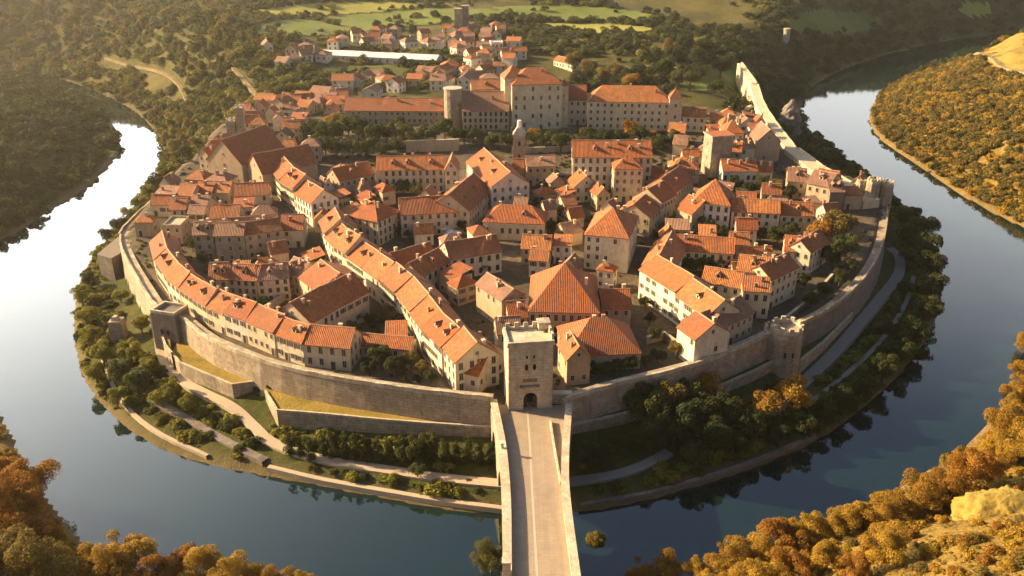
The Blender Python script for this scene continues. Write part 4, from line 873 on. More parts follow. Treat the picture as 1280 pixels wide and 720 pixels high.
# -- churches and towers
Hs('large church', 'large gabled church with dark-red roof and broad tan end wall on the left hilltop', (258, 197), (302, 206), 8.5, 27, 'gablex', 9, roof=RD, wall=TN, name='church', cat='church', skip=.85, chim=0, step=6)
Hs('second church', 'smaller church with dark-red roof and shadowed side wall, right of the large gabled church', (309, 206), (328, 218), 8, 24, 'gablex', 6.5, roof=RD, wall=TN, name='church', cat='church', skip=.8, chim=0, step=5)
def tower(short, label, upx, w, d, h, roof, rtype, rh, wall='stone_wall', rz=0, cat='tower', name='tower', win='slit', cap=None, z=None):
    x, y, _ = ground(*upx); z = H1(x, y) if z is None else z; SHORT[short] = np.array((x, y))
    root = empty(name, (x, y, z), rz); tag(root, label, cat); P = rect(w, d) if d else ngon(14, w / 2)
    FOOT.append(([(x + p[0], y + p[1]) for p in rect(w, d or w)], short))
    a = MB(); a.prism(P, -4, h, 0, shrink=.03); a.build('shaft', M[wall], root); e = [(p[0] * 1.06, p[1] * 1.06) for p in P]
    b = MB(); b.prism(e, h + .003, h + .5, 0); b.build('cornice', M['stone_pale'], root)
    b = MB(); n = len(P); z0 = h + .505
    if rtype == 'spire':
        for i in range(n): b.face([(*e[i], z0), (*e[(i + 1) % n], z0), (0, 0, z0 + rh)])
        b.face([(*p, z0) for p in e][::-1]); b.build('roof', M[roof], root)
    else:
        b.face([(p[0] * .97, p[1] * .97, z0 - .001) for p in e]); b.build('roof', M[roof], root)
        if rtype == 'merlon':
            merlons(root, e, z0, 1.0, .5, 1.1, .8)
    for zz in (h * .45, h * .8):
        for k in range(4 if d else 2):
            an = k * math.pi / 2 if d else -.35 + k * .6
            off = ((0, -d / 2), (w / 2, 0), (0, d / 2), (-w / 2, 0))[k] if d else (w / 2 * math.sin(an), -w / 2 * math.cos(an))
            link('window', WIN[win], root, (off[0], off[1], zz), an)
    if cap:
        c = MB(); c.prism(ngon(8, w * .22), z0 + rh * .55, z0 + rh + 1.5, 0, shrink=.3); c.build('finial', M[cap], root)
    return root
tower('slim church tower', 'slim stone church tower with a pale cap, in the middle of town', (649, 214), 5, 5, 15.5, 'stone_pale', 'spire', 4, 'stone_wall', win='arch', cap='white_trim')
tower('square town tower', 'square tan tower with pale corners and flat reddish top on the right side of town', (894, 217), 9.5, 8, 16.5, 'roof_red', 'flat', 0, 'stone_wall', rz=R(14), win='slit')
tower('church tower', 'taller of two thin broken towers rising beside the large gabled church', (304, 176), 3.6, 3.2, 15, 'stone_pale', 'merlon', 0, 'stone_wall')
tower('church tower stub', 'shorter of two thin broken towers rising beside the large gabled church', (292, 176), 4, 3.4, 9, 'stone_pale', 'merlon', 0, 'stone_wall')
# -- palace on the hill
GP = 'wings of the hilltop palace'
Hs('palace long wing', 'long low palace wing with red roof behind the row of garden trees', (431, 138), (556, 139), 6.5, 13, rh=4.6, roof=RD, wall=TN, group=GP, name='palace_wing', cat='palace', chim=4, win='plain')
tower('palace round tower', 'thick round palace tower between the long low wing and the brown-roofed wing', (567, 158), 8.4, 0, 18, 'stone_pale', 'flat', 0, 'stone_wall', name='round_tower')
Hs('palace brown wing', 'palace wing with a broad brown-red roof and arcaded front left of the keep', (578, 139), (636, 139), 9, 17, rh=7.5, roof=BR, wall=TN, group=GP, name='palace_wing', cat='palace', win='arch', step=2.4, chim=2)
Hs('palace keep', 'massive square palace keep with red hip roof, tallest building on the hill', (640, 107), (703, 105), 21, 18, 'hip', 6.5, roof=RD, wall=CR, name='palace_keep', cat='palace', rows=5, step=4, win='tall', skip=.25, chim=3, group=GP)
Hs('palace rear tower', 'rear palace tower with its own red hip roof behind the left corner of the keep', (631, 100), (657, 99), 22, 12, 'hip', 6, roof=RD, wall=TN, name='palace_keep', cat='palace', rows=4, step=4, chim=0, group=GP)
Hs('palace link', 'red-roofed middle wing joining the keep to the right palace wing', (704, 125), (734, 125), 12, 14, rh=5.5, roof=RD, wall=CR, group=GP, name='palace_wing', cat='palace', rows=3, party=(1, 1))
Hs('palace right wing', 'long right palace wing with orange-red hip roof and three window rows', (735, 127), (838, 129), 13, 15, 'hip', 6.5, roof=O, wall=CR, group=GP, name='palace_wing', cat='palace', rows=4, step=3.1, chim=3)
Hs('palace rear house', 'orange-roofed house showing behind the brown palace wing', (590, 112), (632, 111), 10, 12, rh=4, roof=O, wall=TN, group=GP, name='palace_wing', cat='palace')

tower('keep corner tower', 'slim corner tower standing against the left front corner of the palace keep', (640, 158), 6.5, 5.5, 23, 'roof_red', 'spire', 4, CR, cat='palace', win='tall')
tower('keep right turret', 'slim turret at the right front corner of the palace keep', (704, 158), 4, 4, 19, 'roof_red', 'spire', 3.5, CR, cat='palace', win='slit')
tower('right wing end tower', 'small square end tower at the right end of the long right palace wing', (841, 162), 6, 6, 15, 'roof_orange', 'spire', 4, CR, cat='palace', win='plain')
# ------------------------------------------------------------------ small houses that fill the blocks, the quarter behind the churches, the far village
def poly_dist_ok(poly, q, m):
    X = np.array([p[0] for p in q]); Y = np.array([p[1] for p in q])
    if inside(poly, X, Y).any() or dist(poly, X, Y, True).min() < m: return False
    pp = np.array(poly); return not inside(q, pp[:, 0], pp[:, 1]).any()
def gpoly(px_list): return [ground(u, v)[:2] for u, v in px_list]
STREETS = [dense(gpoly(l), 3) for l in ([(330, 235), (352, 258), (384, 290), (420, 330), (460, 372), (500, 410), (530, 440), (556, 480)], [(875, 238), (838, 268), (806, 312), (797, 360), (800, 420), (822, 455)], [(656, 500), (656, 448), (630, 440), (612, 410)], [(612, 250), (632, 300), (640, 350), (645, 390)])]
GREEN = [gpoly(l) for l in ([(452, 392), (530, 372), (548, 430), (580, 494), (440, 474), (440, 430)], [(388, 150), (560, 150), (560, 190), (372, 192)], [(560, 162), (850, 162), (860, 190), (560, 192)], [(955, 290), (1060, 268), (1086, 300), (1060, 380), (960, 420), (1000, 330)], [(730, 452), (850, 440), (860, 455), (730, 482)], [(820, 320), (900, 325), (880, 358), (836, 340)], [(880, 240), (980, 228), (980, 250), (930, 262)], [(205, 300), (240, 345), (262, 352), (340, 335), (350, 310), (250, 318), (232, 300)])]
TEXT = {}
def plain(s):
    w_ = s.split(' ')
    if w_[-1].isdigit(): s = ' '.join(w_[:-1])
    return {'rampart row': 'curved rampart row', 'diagonal terrace': 'long diagonal terrace', 'orange block': 'cream garden block', 'street row': 'stepped street row', 'white courtyard row': 'long white garden house', 'great white house': 'largest white house', 'great hall': 'huge red hall',
            'low pyramid house': 'low red pyramid roof', 'K6': 'crowded houses'}.get(s, s)
cand = []
allx = [p[0] for q, _ in FOOT for p in q]
for y in np.arange(196, 436, 3.4):
    for x in np.arange(-140, 146, 3.4): cand.append((x + rnd.uniform(-1, 1), y + rnd.uniform(-1, 1)))
rnd.shuffle(cand)
TW = TOWN; nfill = 0; used = set()
CX = np.array([c[0] for c in cand]); CY = np.array([c[1] for c in cand])
ok = inside(TW, CX, CY) & (dist(TW, CX, CY, True) > 7.5)
for s_ in STREETS: ok &= dist(s_, CX, CY) > 5.5
for g_ in GREEN: ok &= ~inside(g_, CX, CY)
ok &= ~((CY > 400) & (CX > -70) & (CX < 95)) & ~((CY > 350) & (CX > -82) & (CX < 70))
def fill_label(x, y, rf, kind, wl_):
    u, v = px(x, y, float(zin(x, y)) + 4)
    near = sorted(((SHORT[k][0] - x) ** 2 + (SHORT[k][1] - y) ** 2, k) for k in SHORT)
    names = []
    for _, k in near:
        if plain(k) not in names: names.append(plain(k))
        if len(names) == 6: break
    def rel(k):
        kk = next(q for _, q in near if plain(q) == k); u2, v2 = px(*SHORT[kk], float(zin(*SHORT[kk])) + 4)
        return 'behind' if v < v2 - 9 and abs(u - u2) < 30 else 'in front of' if v > v2 + 9 and abs(u - u2) < 30 else 'left of' if u < u2 else 'right of'
    c_ = {O: 'orange', RD: 'red', BR: 'brown'}[rf]
    for a in range(1, 6):
        t_ = f'small {c_} {kind} {rel(names[0])} the {names[0]}, {rel(names[a])} the {names[a]}'
        if len(t_.split()) > 16: continue
        if t_ not in used: used.add(t_); return t_
    t_ = f'{wl_} walled {c_} {kind} {rel(names[0])} the {names[0]}'
    if t_ in used: return None
    used.add(t_); return t_
for i, (x, y) in enumerate(cand):
    if not ok[i] or nfill >= 98: continue
    near = min(FOOT, key=lambda f: (np.mean([p[0] for p in f[0]]) - x) ** 2 + (np.mean([p[1] for p in f[0]]) - y) ** 2)
    A, B = np.array(near[0][0]), np.array(near[0][1]); an = math.atan2(*(B - A)[::-1]) + rnd.uniform(-.08, .08)
    while an > math.pi / 2: an -= math.pi
    while an < -math.pi / 2: an += math.pi
    w_, d_ = rnd.uniform(4.5, 8.8), rnd.uniform(4.5, 7.2)
    if rnd.random() < .3: w_, d_ = d_, w_
    ca, sa = math.cos(an), math.sin(an); q = [(x + ca * a - sa * b, y + sa * a + ca * b) for a, b in ((-w_ / 2, -d_ / 2), (w_ / 2, -d_ / 2), (w_ / 2, d_ / 2), (-w_ / 2, d_ / 2))]
    if not all(poly_dist_ok(f[0], q, .5) for f in FOOT if abs(f[0][0][0] - x) < 55 and abs(f[0][0][1] - y) < 55): continue
    if not inside(TW, np.array([p[0] for p in q]), np.array([p[1] for p in q])).all(): continue
    rf = rnd.choice([O, RD, RD, BR, BR, O]); wl_ = rnd.choice([CR, TN, TN, WH]); rt = rnd.choice(['gable', 'gable', 'gable', 'hip', 'gablex', 'shed'])
    lb = fill_label(x, y, rf, {'hip': 'hip-roofed house', 'shed': 'lean-to roofed house'}.get(rt, 'gabled house'), {CR: 'cream', TN: 'tan', WH: 'white'}[wl_])
    if lb is None: continue
    quad_house(q, float(min(zin(x, p[1]) for p in q)), rnd.uniform(4.2, 6.6), rt, rnd.uniform(2.2, 3.2) if rt != 'shed' else 1.6, rf, wl_, lb, name='small_house', group='small houses filling the blocks', win=rnd.choice(['small', 'plain', 'brown']), chim=rnd.choice([0, 1, 1]), skip=.2, base=3)
    nfill += 1
# low garden walls of the blocks and the retaining wall under the palace trees
def stone_fence(pxl, h, label, mat='stone_wall', th=.6, cat='wall', name='garden_wall', group=None):
    ln = dense([ground(u, v)[:2] for u, v in pxl], 3); m = np.mean(np.array(ln), 0); root = empty(name, (float(m[0]), float(m[1]), H1(*m))); tag(root, label, cat, group)
    z0 = H1(*m); loc = [(p[0] - m[0], p[1] - m[1]) for p in ln]; zs = [H1(*p) - z0 for p in ln]
    a = MB(); ribbon(a, loc, [(-th / 2, -2), (th / 2, -2), (th / 2, h), (-th / 2, h)], 0, zs); a.build('masonry', M[mat], root)
    a = MB(); ribbon(a, loc, [(-th / 2 - .1, h + .003), (th / 2 + .1, h + .003), (th / 2 + .1, h + .2), (-th / 2 - .1, h + .2)], 0, zs); a.build('coping', M['stone_pale'], root)
    return root
stone_fence([(508, 190), (540, 189), (574, 188)], 5, 'short plain retaining wall under the row of palace garden trees', 'plaster_tan', 1.0)
stone_fence([(640, 192), (700, 190), (760, 186), (830, 184)], 2.4, 'garden wall below the trees in front of the right palace wing', 'stone_wall')
stone_fence([(808, 430), (830, 424), (846, 436)], 2.2, 'low wall across the dark yard left of the white corner house', 'stone_wall')
stone_fence([(330, 392), (362, 372), (388, 352)], 2.2, 'low wall along the alley left of the orange-roofed double house', 'stone_wall')
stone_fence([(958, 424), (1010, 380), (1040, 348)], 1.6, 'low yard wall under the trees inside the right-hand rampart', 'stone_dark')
# the red-roofed quarter behind the churches, and the village on the plain
def far_houses(polypx, n, sz, eh, kind, group, name, mats, lines, seed, mind=6.8, wins=2, face=None):
    rr = random.Random(seed); us = [p[0] for p in polypx]; vs = [p[1] for p in polypx]; got = []; tries = 0
    pl = [(float(a), float(b)) for a, b in polypx]
    while len(got) < n and tries < 9000:
        tries += 1; u, v = rr.uniform(min(us), max(us)), rr.uniform(min(vs), max(vs))
        if not inside(pl, np.array([u]), np.array([v]))[0]: continue
        x, y, z = ground(u, v)
        if any((x - a[0]) ** 2 + (y - a[1]) ** 2 < mind ** 2 for a in got): continue
        if any(np.hypot(np.mean([p[0] for p in f[0]]) - x, np.mean([p[1] for p in f[0]]) - y) < mind + 6 for f in FOOT if f[1] != '*'): continue
        got.append((x, y, z, u, v))
    v0, v1 = min(g[4] for g in got), max(g[4] for g in got) + .01
    bins = [[] for _ in lines]
    for g in got: bins[int((g[4] - v0) / (v1 - v0) * len(lines))].append(g)
    for ln_, bn in zip(lines, bins):
        bn.sort(key=lambda g: g[3])
        for i, (x, y, z, u, v) in enumerate(bn):
            w_, d_ = rr.uniform(*sz), rr.uniform(sz[0], sz[0] + 2.5); an = rr.choice([0, 0, .25, -.3, 1.3, .6]) + rr.uniform(-.15, .15); ca, sa = math.cos(an), math.sin(an)
            q = [(x + ca * a - sa * b, y + sa * a + ca * b) for a, b in ((-w_ / 2, -d_ / 2), (w_ / 2, -d_ / 2), (w_ / 2, d_ / 2), (-w_ / 2, d_ / 2))]
            rf = rr.choice(mats); wl_ = rr.choice([CR, WH, WH, TN])
            c_ = {O: 'orange', RD: 'red', BR: 'brown'}[rf]
            quad_house(q, z, rr.uniform(*eh), rr.choice(['gable', 'gable', 'hip']), rr.uniform(2, 3), rf, wl_, f'{c_}-roofed {kind}, {nth(i)} from the left in the {ln_}', name=name, group=group, rows=rr.choice([1, 2]), step=3.6, skip=.25, chim=rr.choice([0, 1]), short='*', door=False, base=4)
far_houses([(322, 172), (330, 138), (420, 122), (445, 132), (430, 140), (425, 150), (385, 150), (372, 172)], 17, (7, 11), (4, 6), 'house', 'houses of the quarter behind the churches', 'quarter_house', [RD, RD, O, BR], ['back line behind the churches', 'front line behind the churches'], 3)
far_houses([(345, 72), (390, 60), (470, 46), (560, 40), (640, 38), (660, 60), (640, 84), (570, 84), (540, 62), (420, 62), (400, 82), (348, 82)], 50, (6, 10), (3.5, 6), 'far village house', 'houses of the far village', 'village_house', [BR, BR, BR, O, RD], ['far village top line', 'second far village line', 'third far village line', 'far village bottom line'], 8)
far_houses([(420, 112), (470, 100), (560, 92), (632, 88), (626, 108), (560, 112), (500, 122), (440, 124)], 24, (7, 12), (4, 6), 'house', 'houses between palace and far village', 'suburb_house', [RD, O, BR], ['upper line behind the long palace wing', 'lower line behind the long palace wing'], 4)
def far_block(label, A_, B_, eh, dep, roof, wall, rt='gable', rh=2.5, **k):
    a, b_ = np.array(ground(*A_)[:2]), np.array(ground(*B_)[:2]); d = (b_ - a) / np.linalg.norm(b_ - a); n = np.array((-d[1], d[0])); q = [a, b_, b_ + n * dep, a + n * dep]
    z = min(H1(*p) for p in q); return quad_house(q, z, eh, rt, rh, roof, wall, label, short='*', **k)
far_block('very long pale low building with a nearly white roof across the far village', (398, 68), (545, 84), 4.2, 12, 'canvas_white', WH, rh=2.2, name='long_hall', cat='hall', rows=1, step=5, chim=0, base=8)
far_block('bright white cube-shaped house at the right end of the far village', (614, 70), (629, 69), 8, 8, BR, WH, 'flat', 0, flatmat='canvas_white', chim=0)
far_block('white long house at the edge of the dark woods right of the far village', (692, 82), (716, 90), 4.5, 7, O, WH, rh=2.2)
far_block('pale house with a bright gable at the left end of the far village', (330, 66), (342, 66), 5, 7, BR, WH, 'gablex', 2.5)
far_block('pale yard house below the left end of the far village', (344, 84), (358, 88), 4.5, 7, BR, WH)
tower('far tower', 'left of two tall grey towers standing side by side above the far village', (574, 42), 6, 6, 17, 'stone_wall', 'flat', 0, 'stone_wall', cat='tower')
tower('far tower b', 'right of two tall grey towers standing side by side above the far village', (582, 42), 5, 5, 19, 'stone_wall', 'flat', 0, 'stone_dark', cat='tower')
# café parasols in the square
def parasol(u, v, col, label):
    x, y, z = ground(u, v); root = empty('parasol', (x, y, z)); tag(root, label, 'parasol', 'parasols and awnings in the town yards')
    b = MB(); b.prism(ngon(8, .05), 0, 2.3); b.build('pole', M['metal_grey'], root); b = MB(); r8 = ngon(8, 1.9, .2)
    for i in range(8): b.face([(*r8[i], 2.2), (*r8[(i + 1) % 8], 2.2), (0, 0, 2.95)]); b.face([(*r8[i], 2.0), (*r8[(i + 1) % 8], 2.0), (*r8[(i + 1) % 8], 2.2), (*r8[i], 2.2)])
    b.build('canopy', M[col], root)
for i, (u, v) in enumerate([(556, 292), (564, 296), (561, 300), (571, 298)]): parasol(u, v, 'canvas_white', ['leftmost', 'upper', 'lower', 'rightmost'][i] + ' white parasol of four in front of the courtyard block')
for i, (u, v) in enumerate([(582, 334), (590, 330), (586, 340)]): parasol(u, v, 'canvas_red', ['left', 'upper', 'lower'][i] + ' red parasol of three in front of the arcade house')
# ------------------------------------------------------------------ trees
def crown_mesh(name, seed, n, leaf, lobes=14, shape='round', flat=.8):
    """unit crown (radius 1 about the origin): leaf-sized quads on many lobes"""
    r = np.random.RandomState(seed); cs, rs = [], []
    for i in range(lobes):
        d = r.normal(size=3); d /= np.linalg.norm(d); d[2] = d[2] * .9 + .15; k = r.uniform(.30, .72) if lobes < 24 else r.uniform(.35, .98)
        if shape == 'tall': c = np.array((d[0] * .38, d[1] * .38, r.uniform(-.95, .85))); q = .42 * (1 - .55 * max(0, c[2])) * r.uniform(.7, 1)
        elif shape == 'shrub': c = np.array((d[0] * k * 1.1, d[1] * k * 1.1, abs(d[2]) * .4 - .12)); q = r.uniform(.28, .50)
        else: c = d * k * np.array((1, 1, flat)); q = r.uniform(.26, .48) if lobes < 24 else r.uniform(.16, .40)
        cs.append(c); rs.append(q)
    cs = np.array(cs); rs = np.array(rs); w = rs ** 2 / (rs ** 2).sum(); pick = r.choice(len(rs), n, p=w)
    d = r.normal(size=(n, 3)); d /= np.linalg.norm(d, axis=1)[:, None]; d[:, 2] = np.where(d[:, 2] < -.35, -d[:, 2], d[:, 2])
    rad = rs[pick][:, None] * (1 - np.abs(r.normal(0, .13, (n, 1)))); P = cs[pick] + d * rad + r.normal(0, .015, (n, 3))
    nr = d + r.normal(0, .55, (n, 3)); nr /= np.linalg.norm(nr, axis=1)[:, None]
    t = np.cross(nr, r.normal(size=(n, 3))); t /= np.linalg.norm(t, axis=1)[:, None]; b_ = np.cross(nr, t); s = leaf * r.uniform(.6, 1.35, (n, 1))
    V = np.stack([P - t * s, P - b_ * s * .62, P + t * s, P + b_ * s * .62], 1).reshape(-1, 3)
    me = bpy.data.meshes.new(name); me.vertices.add(n * 4); me.vertices.foreach_set('co', V.astype(np.float32).ravel())
    me.loops.add(n * 4); me.loops.foreach_set('vertex_index', np.arange(n * 4, dtype=np.int32)); me.polygons.add(n); me.polygons.foreach_set('loop_start', np.arange(0, n * 4, 4, dtype=np.int32)); me.update(calc_edges=True)
    lobe_t = r.uniform(0, .55, len(rs))[pick]; tn = np.clip(lobe_t + r.uniform(-.15, .45, n), 0, 1)
    at_ = me.attributes.new('tint', 'FLOAT', 'FACE'); at_.data.foreach_set('value', tn.astype(np.float32))
    me.materials.append(M['leaf_green']); return me
def trunk_mesh(name, seed, h, r0, limbs=4):
    r = random.Random(seed); b = MB()
    def limb(p, q, ra, rb):
        p, q = np.array(p), np.array(q); ax = q - p; ax /= np.linalg.norm(ax); u_ = np.cross(ax, (1, .3, .2)); u_ /= np.linalg.norm(u_); v_ = np.cross(ax, u_); i0 = len(b.v); n = 6
        for c, rr in ((p, ra), (q, rb)): b.v += [tuple(c + (u_ * math.cos(k * 2 * math.pi / n) + v_ * math.sin(k * 2 * math.pi / n)) * rr) for k in range(n)]
        for k in range(n): b.f.append([i0 + k, i0 + (k + 1) % n, i0 + n + (k + 1) % n, i0 + n + k]); b.m.append(0)
    limb((0, 0, -.15 * h), (.02, .02, .62 * h), r0 * 1.2, r0 * .75); limb((.02, .02, .6 * h), (.05, -.04, 1.15 * h), r0 * .75, r0 * .25)
    for k in range(limbs):
        a = k * 2 * math.pi / limbs + r.random(); z = h * r.uniform(.45, .75); limb((0, 0, z), (math.cos(a) * .45, math.sin(a) * .45, z + h * r.uniform(.3, .5)), r0 * .45, r0 * .15)
    return b.mesh(name, [M['bark']])
CROWN = {}
for i in range(4):
    CROWN['near', i] = crown_mesh('crown', 10 + i, 15000, .030, 26 + 3 * i)
    CROWN['mid', i] = crown_mesh('crown', 20 + i, 4200, .055, 15 + 2 * i)
    CROWN['shrub', i] = crown_mesh('crown', 40 + i, 3000, .065, 12 + i, 'shrub')
for i in range(2): CROWN['tall', i] = crown_mesh('crown', 30 + i, 3200, .05, 18, 'tall')
TRUNK = [trunk_mesh('trunk', 5 + i, 1.0, .075) for i in range(3)]
SPOT = {}
def tree(x, y, z, rad, kind, leaf, label, name, group, cat='tree', zs=1.0):
    """rad: crown radius in metres; the crown sits on a trunk of its own"""
    shrub = kind == 'shrub'; th = 0.0 if shrub else rad * (.35 if kind == 'mid' else .12)
    root = empty(name, (x, y, z), rnd.uniform(0, 6.28)); tag(root, label, cat, group)
    me = CROWN[kind, rnd.randrange(2 if kind == 'tall' else 4)]
    c = link('crown', me, root, (0, 0, th + rad * zs * (.78 if not shrub else .15))); c.scale = (rad * rnd.uniform(.92, 1.1), rad * rnd.uniform(.92, 1.1), rad * zs * rnd.uniform(.9, 1.1))
    if kind == 'tall': c.location = (0, 0, rad * 1.25 * zs); c.scale = (rad * .8, rad * .8, rad * 1.3 * zs)
    c.material_slots[0].link = 'OBJECT'; c.material_slots[0].material = M['leaf_' + leaf]
    t_ = link('trunk', rnd.choice(TRUNK), root); s = rad * (1.0 if not shrub else .35); t_.scale = (s, s, max(.3, th + rad * .5 if not shrub else rad * .3))
    return root
def plant(items, name, group, label, kind='mid', cat='tree', sort=True, zs=1.0, sink=.2):
    """items: (u, v of the crown's middle, radius in photo pixels, leaf[, kind]); label(i, n, leaf) -> text"""
    items = sorted(items, key=lambda a: a[0]) if sort else items
    for i, it in enumerate(items):
        u, v, rp, lf = it[:4]; kd = it[4] if len(it) > 4 else kind
        x, y, z = ground(u, v + rp * .75); d = depth(x, y, z); rad = rp * d / FOC * (rnd.uniform(.9, 1.35) if kd == 'near' else 1.28 if kd == 'mid' else 1.2)
        x, y, z = ground(u, v + rp * (.85 if kd != 'shrub' else .35))
        tree(x, y, max(z, -.2) - sink, rad, kd, lf, label(i, len(items), lf), name, group, cat, zs)
CW = dict(amber='amber', moss='moss-green', green='green', dark='dark green', lime='yellow-green', yellow='golden yellow', rust='rust-orange', olive='olive-brown')
def lab(fmt): return lambda i, n, lf: fmt.format(c=CW[lf], n=nth(i) if i < n - 1 or n < 3 else 'last')
rnd.seed(21)
# autumn trees along the near bank, below the camera
plant([(4, 590, 30, 'rust', 'near'), (38, 602, 30, 'rust', 'near'), (22, 640, 36, 'rust', 'near'), (58, 664, 34, 'rust', 'near'), (10, 690, 44, 'olive', 'near'), (62, 706, 38, 'olive', 'near')], 'autumn_tree', 'autumn trees on the near left bank',
      lab('{n} {c} autumn tree from the left in the dark clump at the left edge'), 'near')
plant([(104, 704, 30, 'yellow', 'near'), (136, 700, 28, 'amber', 'near'), (166, 698, 26, 'amber', 'near'), (196, 712, 27, 'rust', 'near'), (226, 702, 22, 'rust', 'near'), (256, 706, 26, 'amber', 'near'), (288, 716, 24, 'amber', 'near'), (316, 717, 22, 'amber', 'near'), (348, 724, 24, 'yellow', 'near'), (382, 727, 20, 'amber', 'near')], 'autumn_tree', 'autumn trees on the near left bank',
      lab('{n} {c} autumn tree from the left in the row along the lower left bank'), 'near')
plant([(614, 718, 18, 'moss', 'near'), (636, 672, 11, 'green', 'mid'), (744, 688, 12, 'olive', 'shrub')], 'bank_tree', 'trees beside the near end of the bridge', lambda i, n, lf: ['moss-green bush hiding the left parapet at the near end of the bridge', 'small green bush growing against the left bridge parapet', 'lone olive bush by the water right of the bridge'][i], 'near')
plant([(800, 722, 18, 'yellow', 'near'), (836, 714, 20, 'yellow', 'near'), (872, 706, 20, 'amber', 'near'), (908, 700, 22, 'yellow', 'near'), (944, 688, 22, 'amber', 'near'), (974, 668, 24, 'rust', 'near'), (1004, 656, 22, 'amber', 'near'), (1040, 652, 20, 'amber', 'near'), (1070, 640, 24, 'amber', 'near'), (1102, 646, 22, 'yellow', 'near'), (1126, 628, 24, 'yellow', 'near'),
       (1152, 618, 24, 'yellow', 'near'), (1184, 606, 24, 'rust', 'near'), (1212, 586, 26, 'rust', 'near'), (1240, 560, 26, 'amber', 'near'), (1256, 528, 24, 'yellow', 'near'), (1266, 494, 22, 'yellow', 'near'), (1274, 462, 18, 'yellow', 'near'), (1278, 436, 14, 'yellow', 'near')],
      'autumn_tree', 'autumn trees on the near right bank', lab('{n} {c} autumn tree from the left along the water on the near right bank'), 'near')
plant([(890, 726, 20, 'amber', 'near'), (940, 722, 24, 'amber', 'near'), (990, 704, 22, 'rust', 'near'), (1032, 690, 26, 'amber', 'near'), (1068, 704, 26, 'rust', 'near'), (1104, 684, 24, 'amber', 'near'), (1136, 668, 16, 'rust', 'shrub'), (1272, 560, 22, 'amber', 'near'), (1270, 610, 9, 'rust', 'shrub'), (1238, 640, 8, 'rust', 'shrub')],
      'autumn_tree', 'autumn trees on the near right bank', lab('{n} {c} bush from the left behind the waterside trees of the near right bank'), 'near')
# trees and bushes under the ramparts
plant([(112, 352, 9, 'dark'), (104, 372, 11, 'lime'), (110, 398, 12, 'lime'), (116, 424, 12, 'lime'), (132, 446, 15, 'lime'), (166, 444, 15, 'lime'), (152, 470, 13, 'green'), (122, 470, 12, 'lime'), (174, 484, 16, 'green'), (148, 500, 12, 'lime'), (204, 500, 13, 'lime'), (214, 486, 12, 'lime'), (236, 508, 11, 'lime'), (190, 462, 11, 'lime'), (152, 372, 8, 'lime'), (178, 408, 10, 'lime')],
      'bank_tree', 'trees on the left bank under the ramparts', lab('{n} {c} tree from the left on the left bank below bastion and square tower'))
plant([(252, 512, 9, 'lime', 'shrub'), (268, 520, 10, 'green', 'shrub'), (286, 528, 10, 'green', 'shrub'), (302, 538, 10, 'lime', 'shrub'), (224, 530, 9, 'olive', 'shrub'), (206, 522, 9, 'olive', 'shrub'), (262, 544, 8, 'green', 'shrub'), (300, 560, 8, 'green', 'shrub'), (324, 484, 9, 'dark', 'shrub'), (338, 480, 8, 'dark', 'shrub')], 'bank_shrub', 'shrubs between the bank paths', lab('{n} {c} shrub from the left between the two paths of the left bank'), 'shrub', 'shrub')
plant([(u, 562 + 8 * ((u - 360) / 260.0) + rnd.uniform(-4, 4), rnd.uniform(10, 13.5), rnd.choice(['dark', 'green', 'dark']), 'tall') for u in range(362, 622, 14)], 'cypress_tree', 'dark slender trees below the long terrace', lab('{n} {c} slender tree from the left in the row under the long terrace wall'), 'tall', zs=1.0)
plant([(512, 566, 16, 'green'), (536, 560, 13, 'green'), (522, 590, 10, 'green'), (430, 590, 6, 'green', 'shrub'), (456, 594, 6, 'dark', 'shrub'), (480, 598, 6, 'green', 'shrub'), (556, 606, 5, 'green', 'shrub'), (586, 600, 6, 'dark', 'shrub')], 'bank_tree', 'trees along the front bank path', lab('{n} {c} plant from the left along the front bank path'))
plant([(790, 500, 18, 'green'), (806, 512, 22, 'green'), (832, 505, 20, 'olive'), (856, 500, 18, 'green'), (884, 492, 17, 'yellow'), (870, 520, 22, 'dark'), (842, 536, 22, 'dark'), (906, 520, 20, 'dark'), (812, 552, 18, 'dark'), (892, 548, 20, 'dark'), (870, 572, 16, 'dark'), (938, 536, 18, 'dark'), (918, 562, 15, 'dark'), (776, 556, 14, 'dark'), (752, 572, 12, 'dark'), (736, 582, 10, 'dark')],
      'bank_tree', 'trees on the shaded bank right of the bridge', lab('{n} {c} tree from the left in the shaded wood between bridge and yellow pair'))
plant([(956, 514, 18, 'yellow'), (988, 500, 21, 'yellow')], 'autumn_tree', 'pair of yellow trees', lambda i, n, lf: ['lower left tree of the bright yellow pair on the shaded bank', 'upper right tree of the bright yellow pair on the shaded bank'][i])
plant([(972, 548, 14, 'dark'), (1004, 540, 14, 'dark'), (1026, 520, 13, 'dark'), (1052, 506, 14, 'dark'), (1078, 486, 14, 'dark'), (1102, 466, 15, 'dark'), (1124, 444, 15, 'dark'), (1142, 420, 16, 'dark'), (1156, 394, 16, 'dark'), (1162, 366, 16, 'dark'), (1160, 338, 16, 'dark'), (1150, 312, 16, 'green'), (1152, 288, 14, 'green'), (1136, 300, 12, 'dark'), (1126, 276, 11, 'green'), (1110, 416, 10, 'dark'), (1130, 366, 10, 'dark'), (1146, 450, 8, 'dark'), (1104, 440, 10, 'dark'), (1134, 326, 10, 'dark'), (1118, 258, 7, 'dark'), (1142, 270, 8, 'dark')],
      'bank_tree', 'dark trees round the right bank', lab('{n} {c} tree from the left on the right bank beyond the yellow pair'))
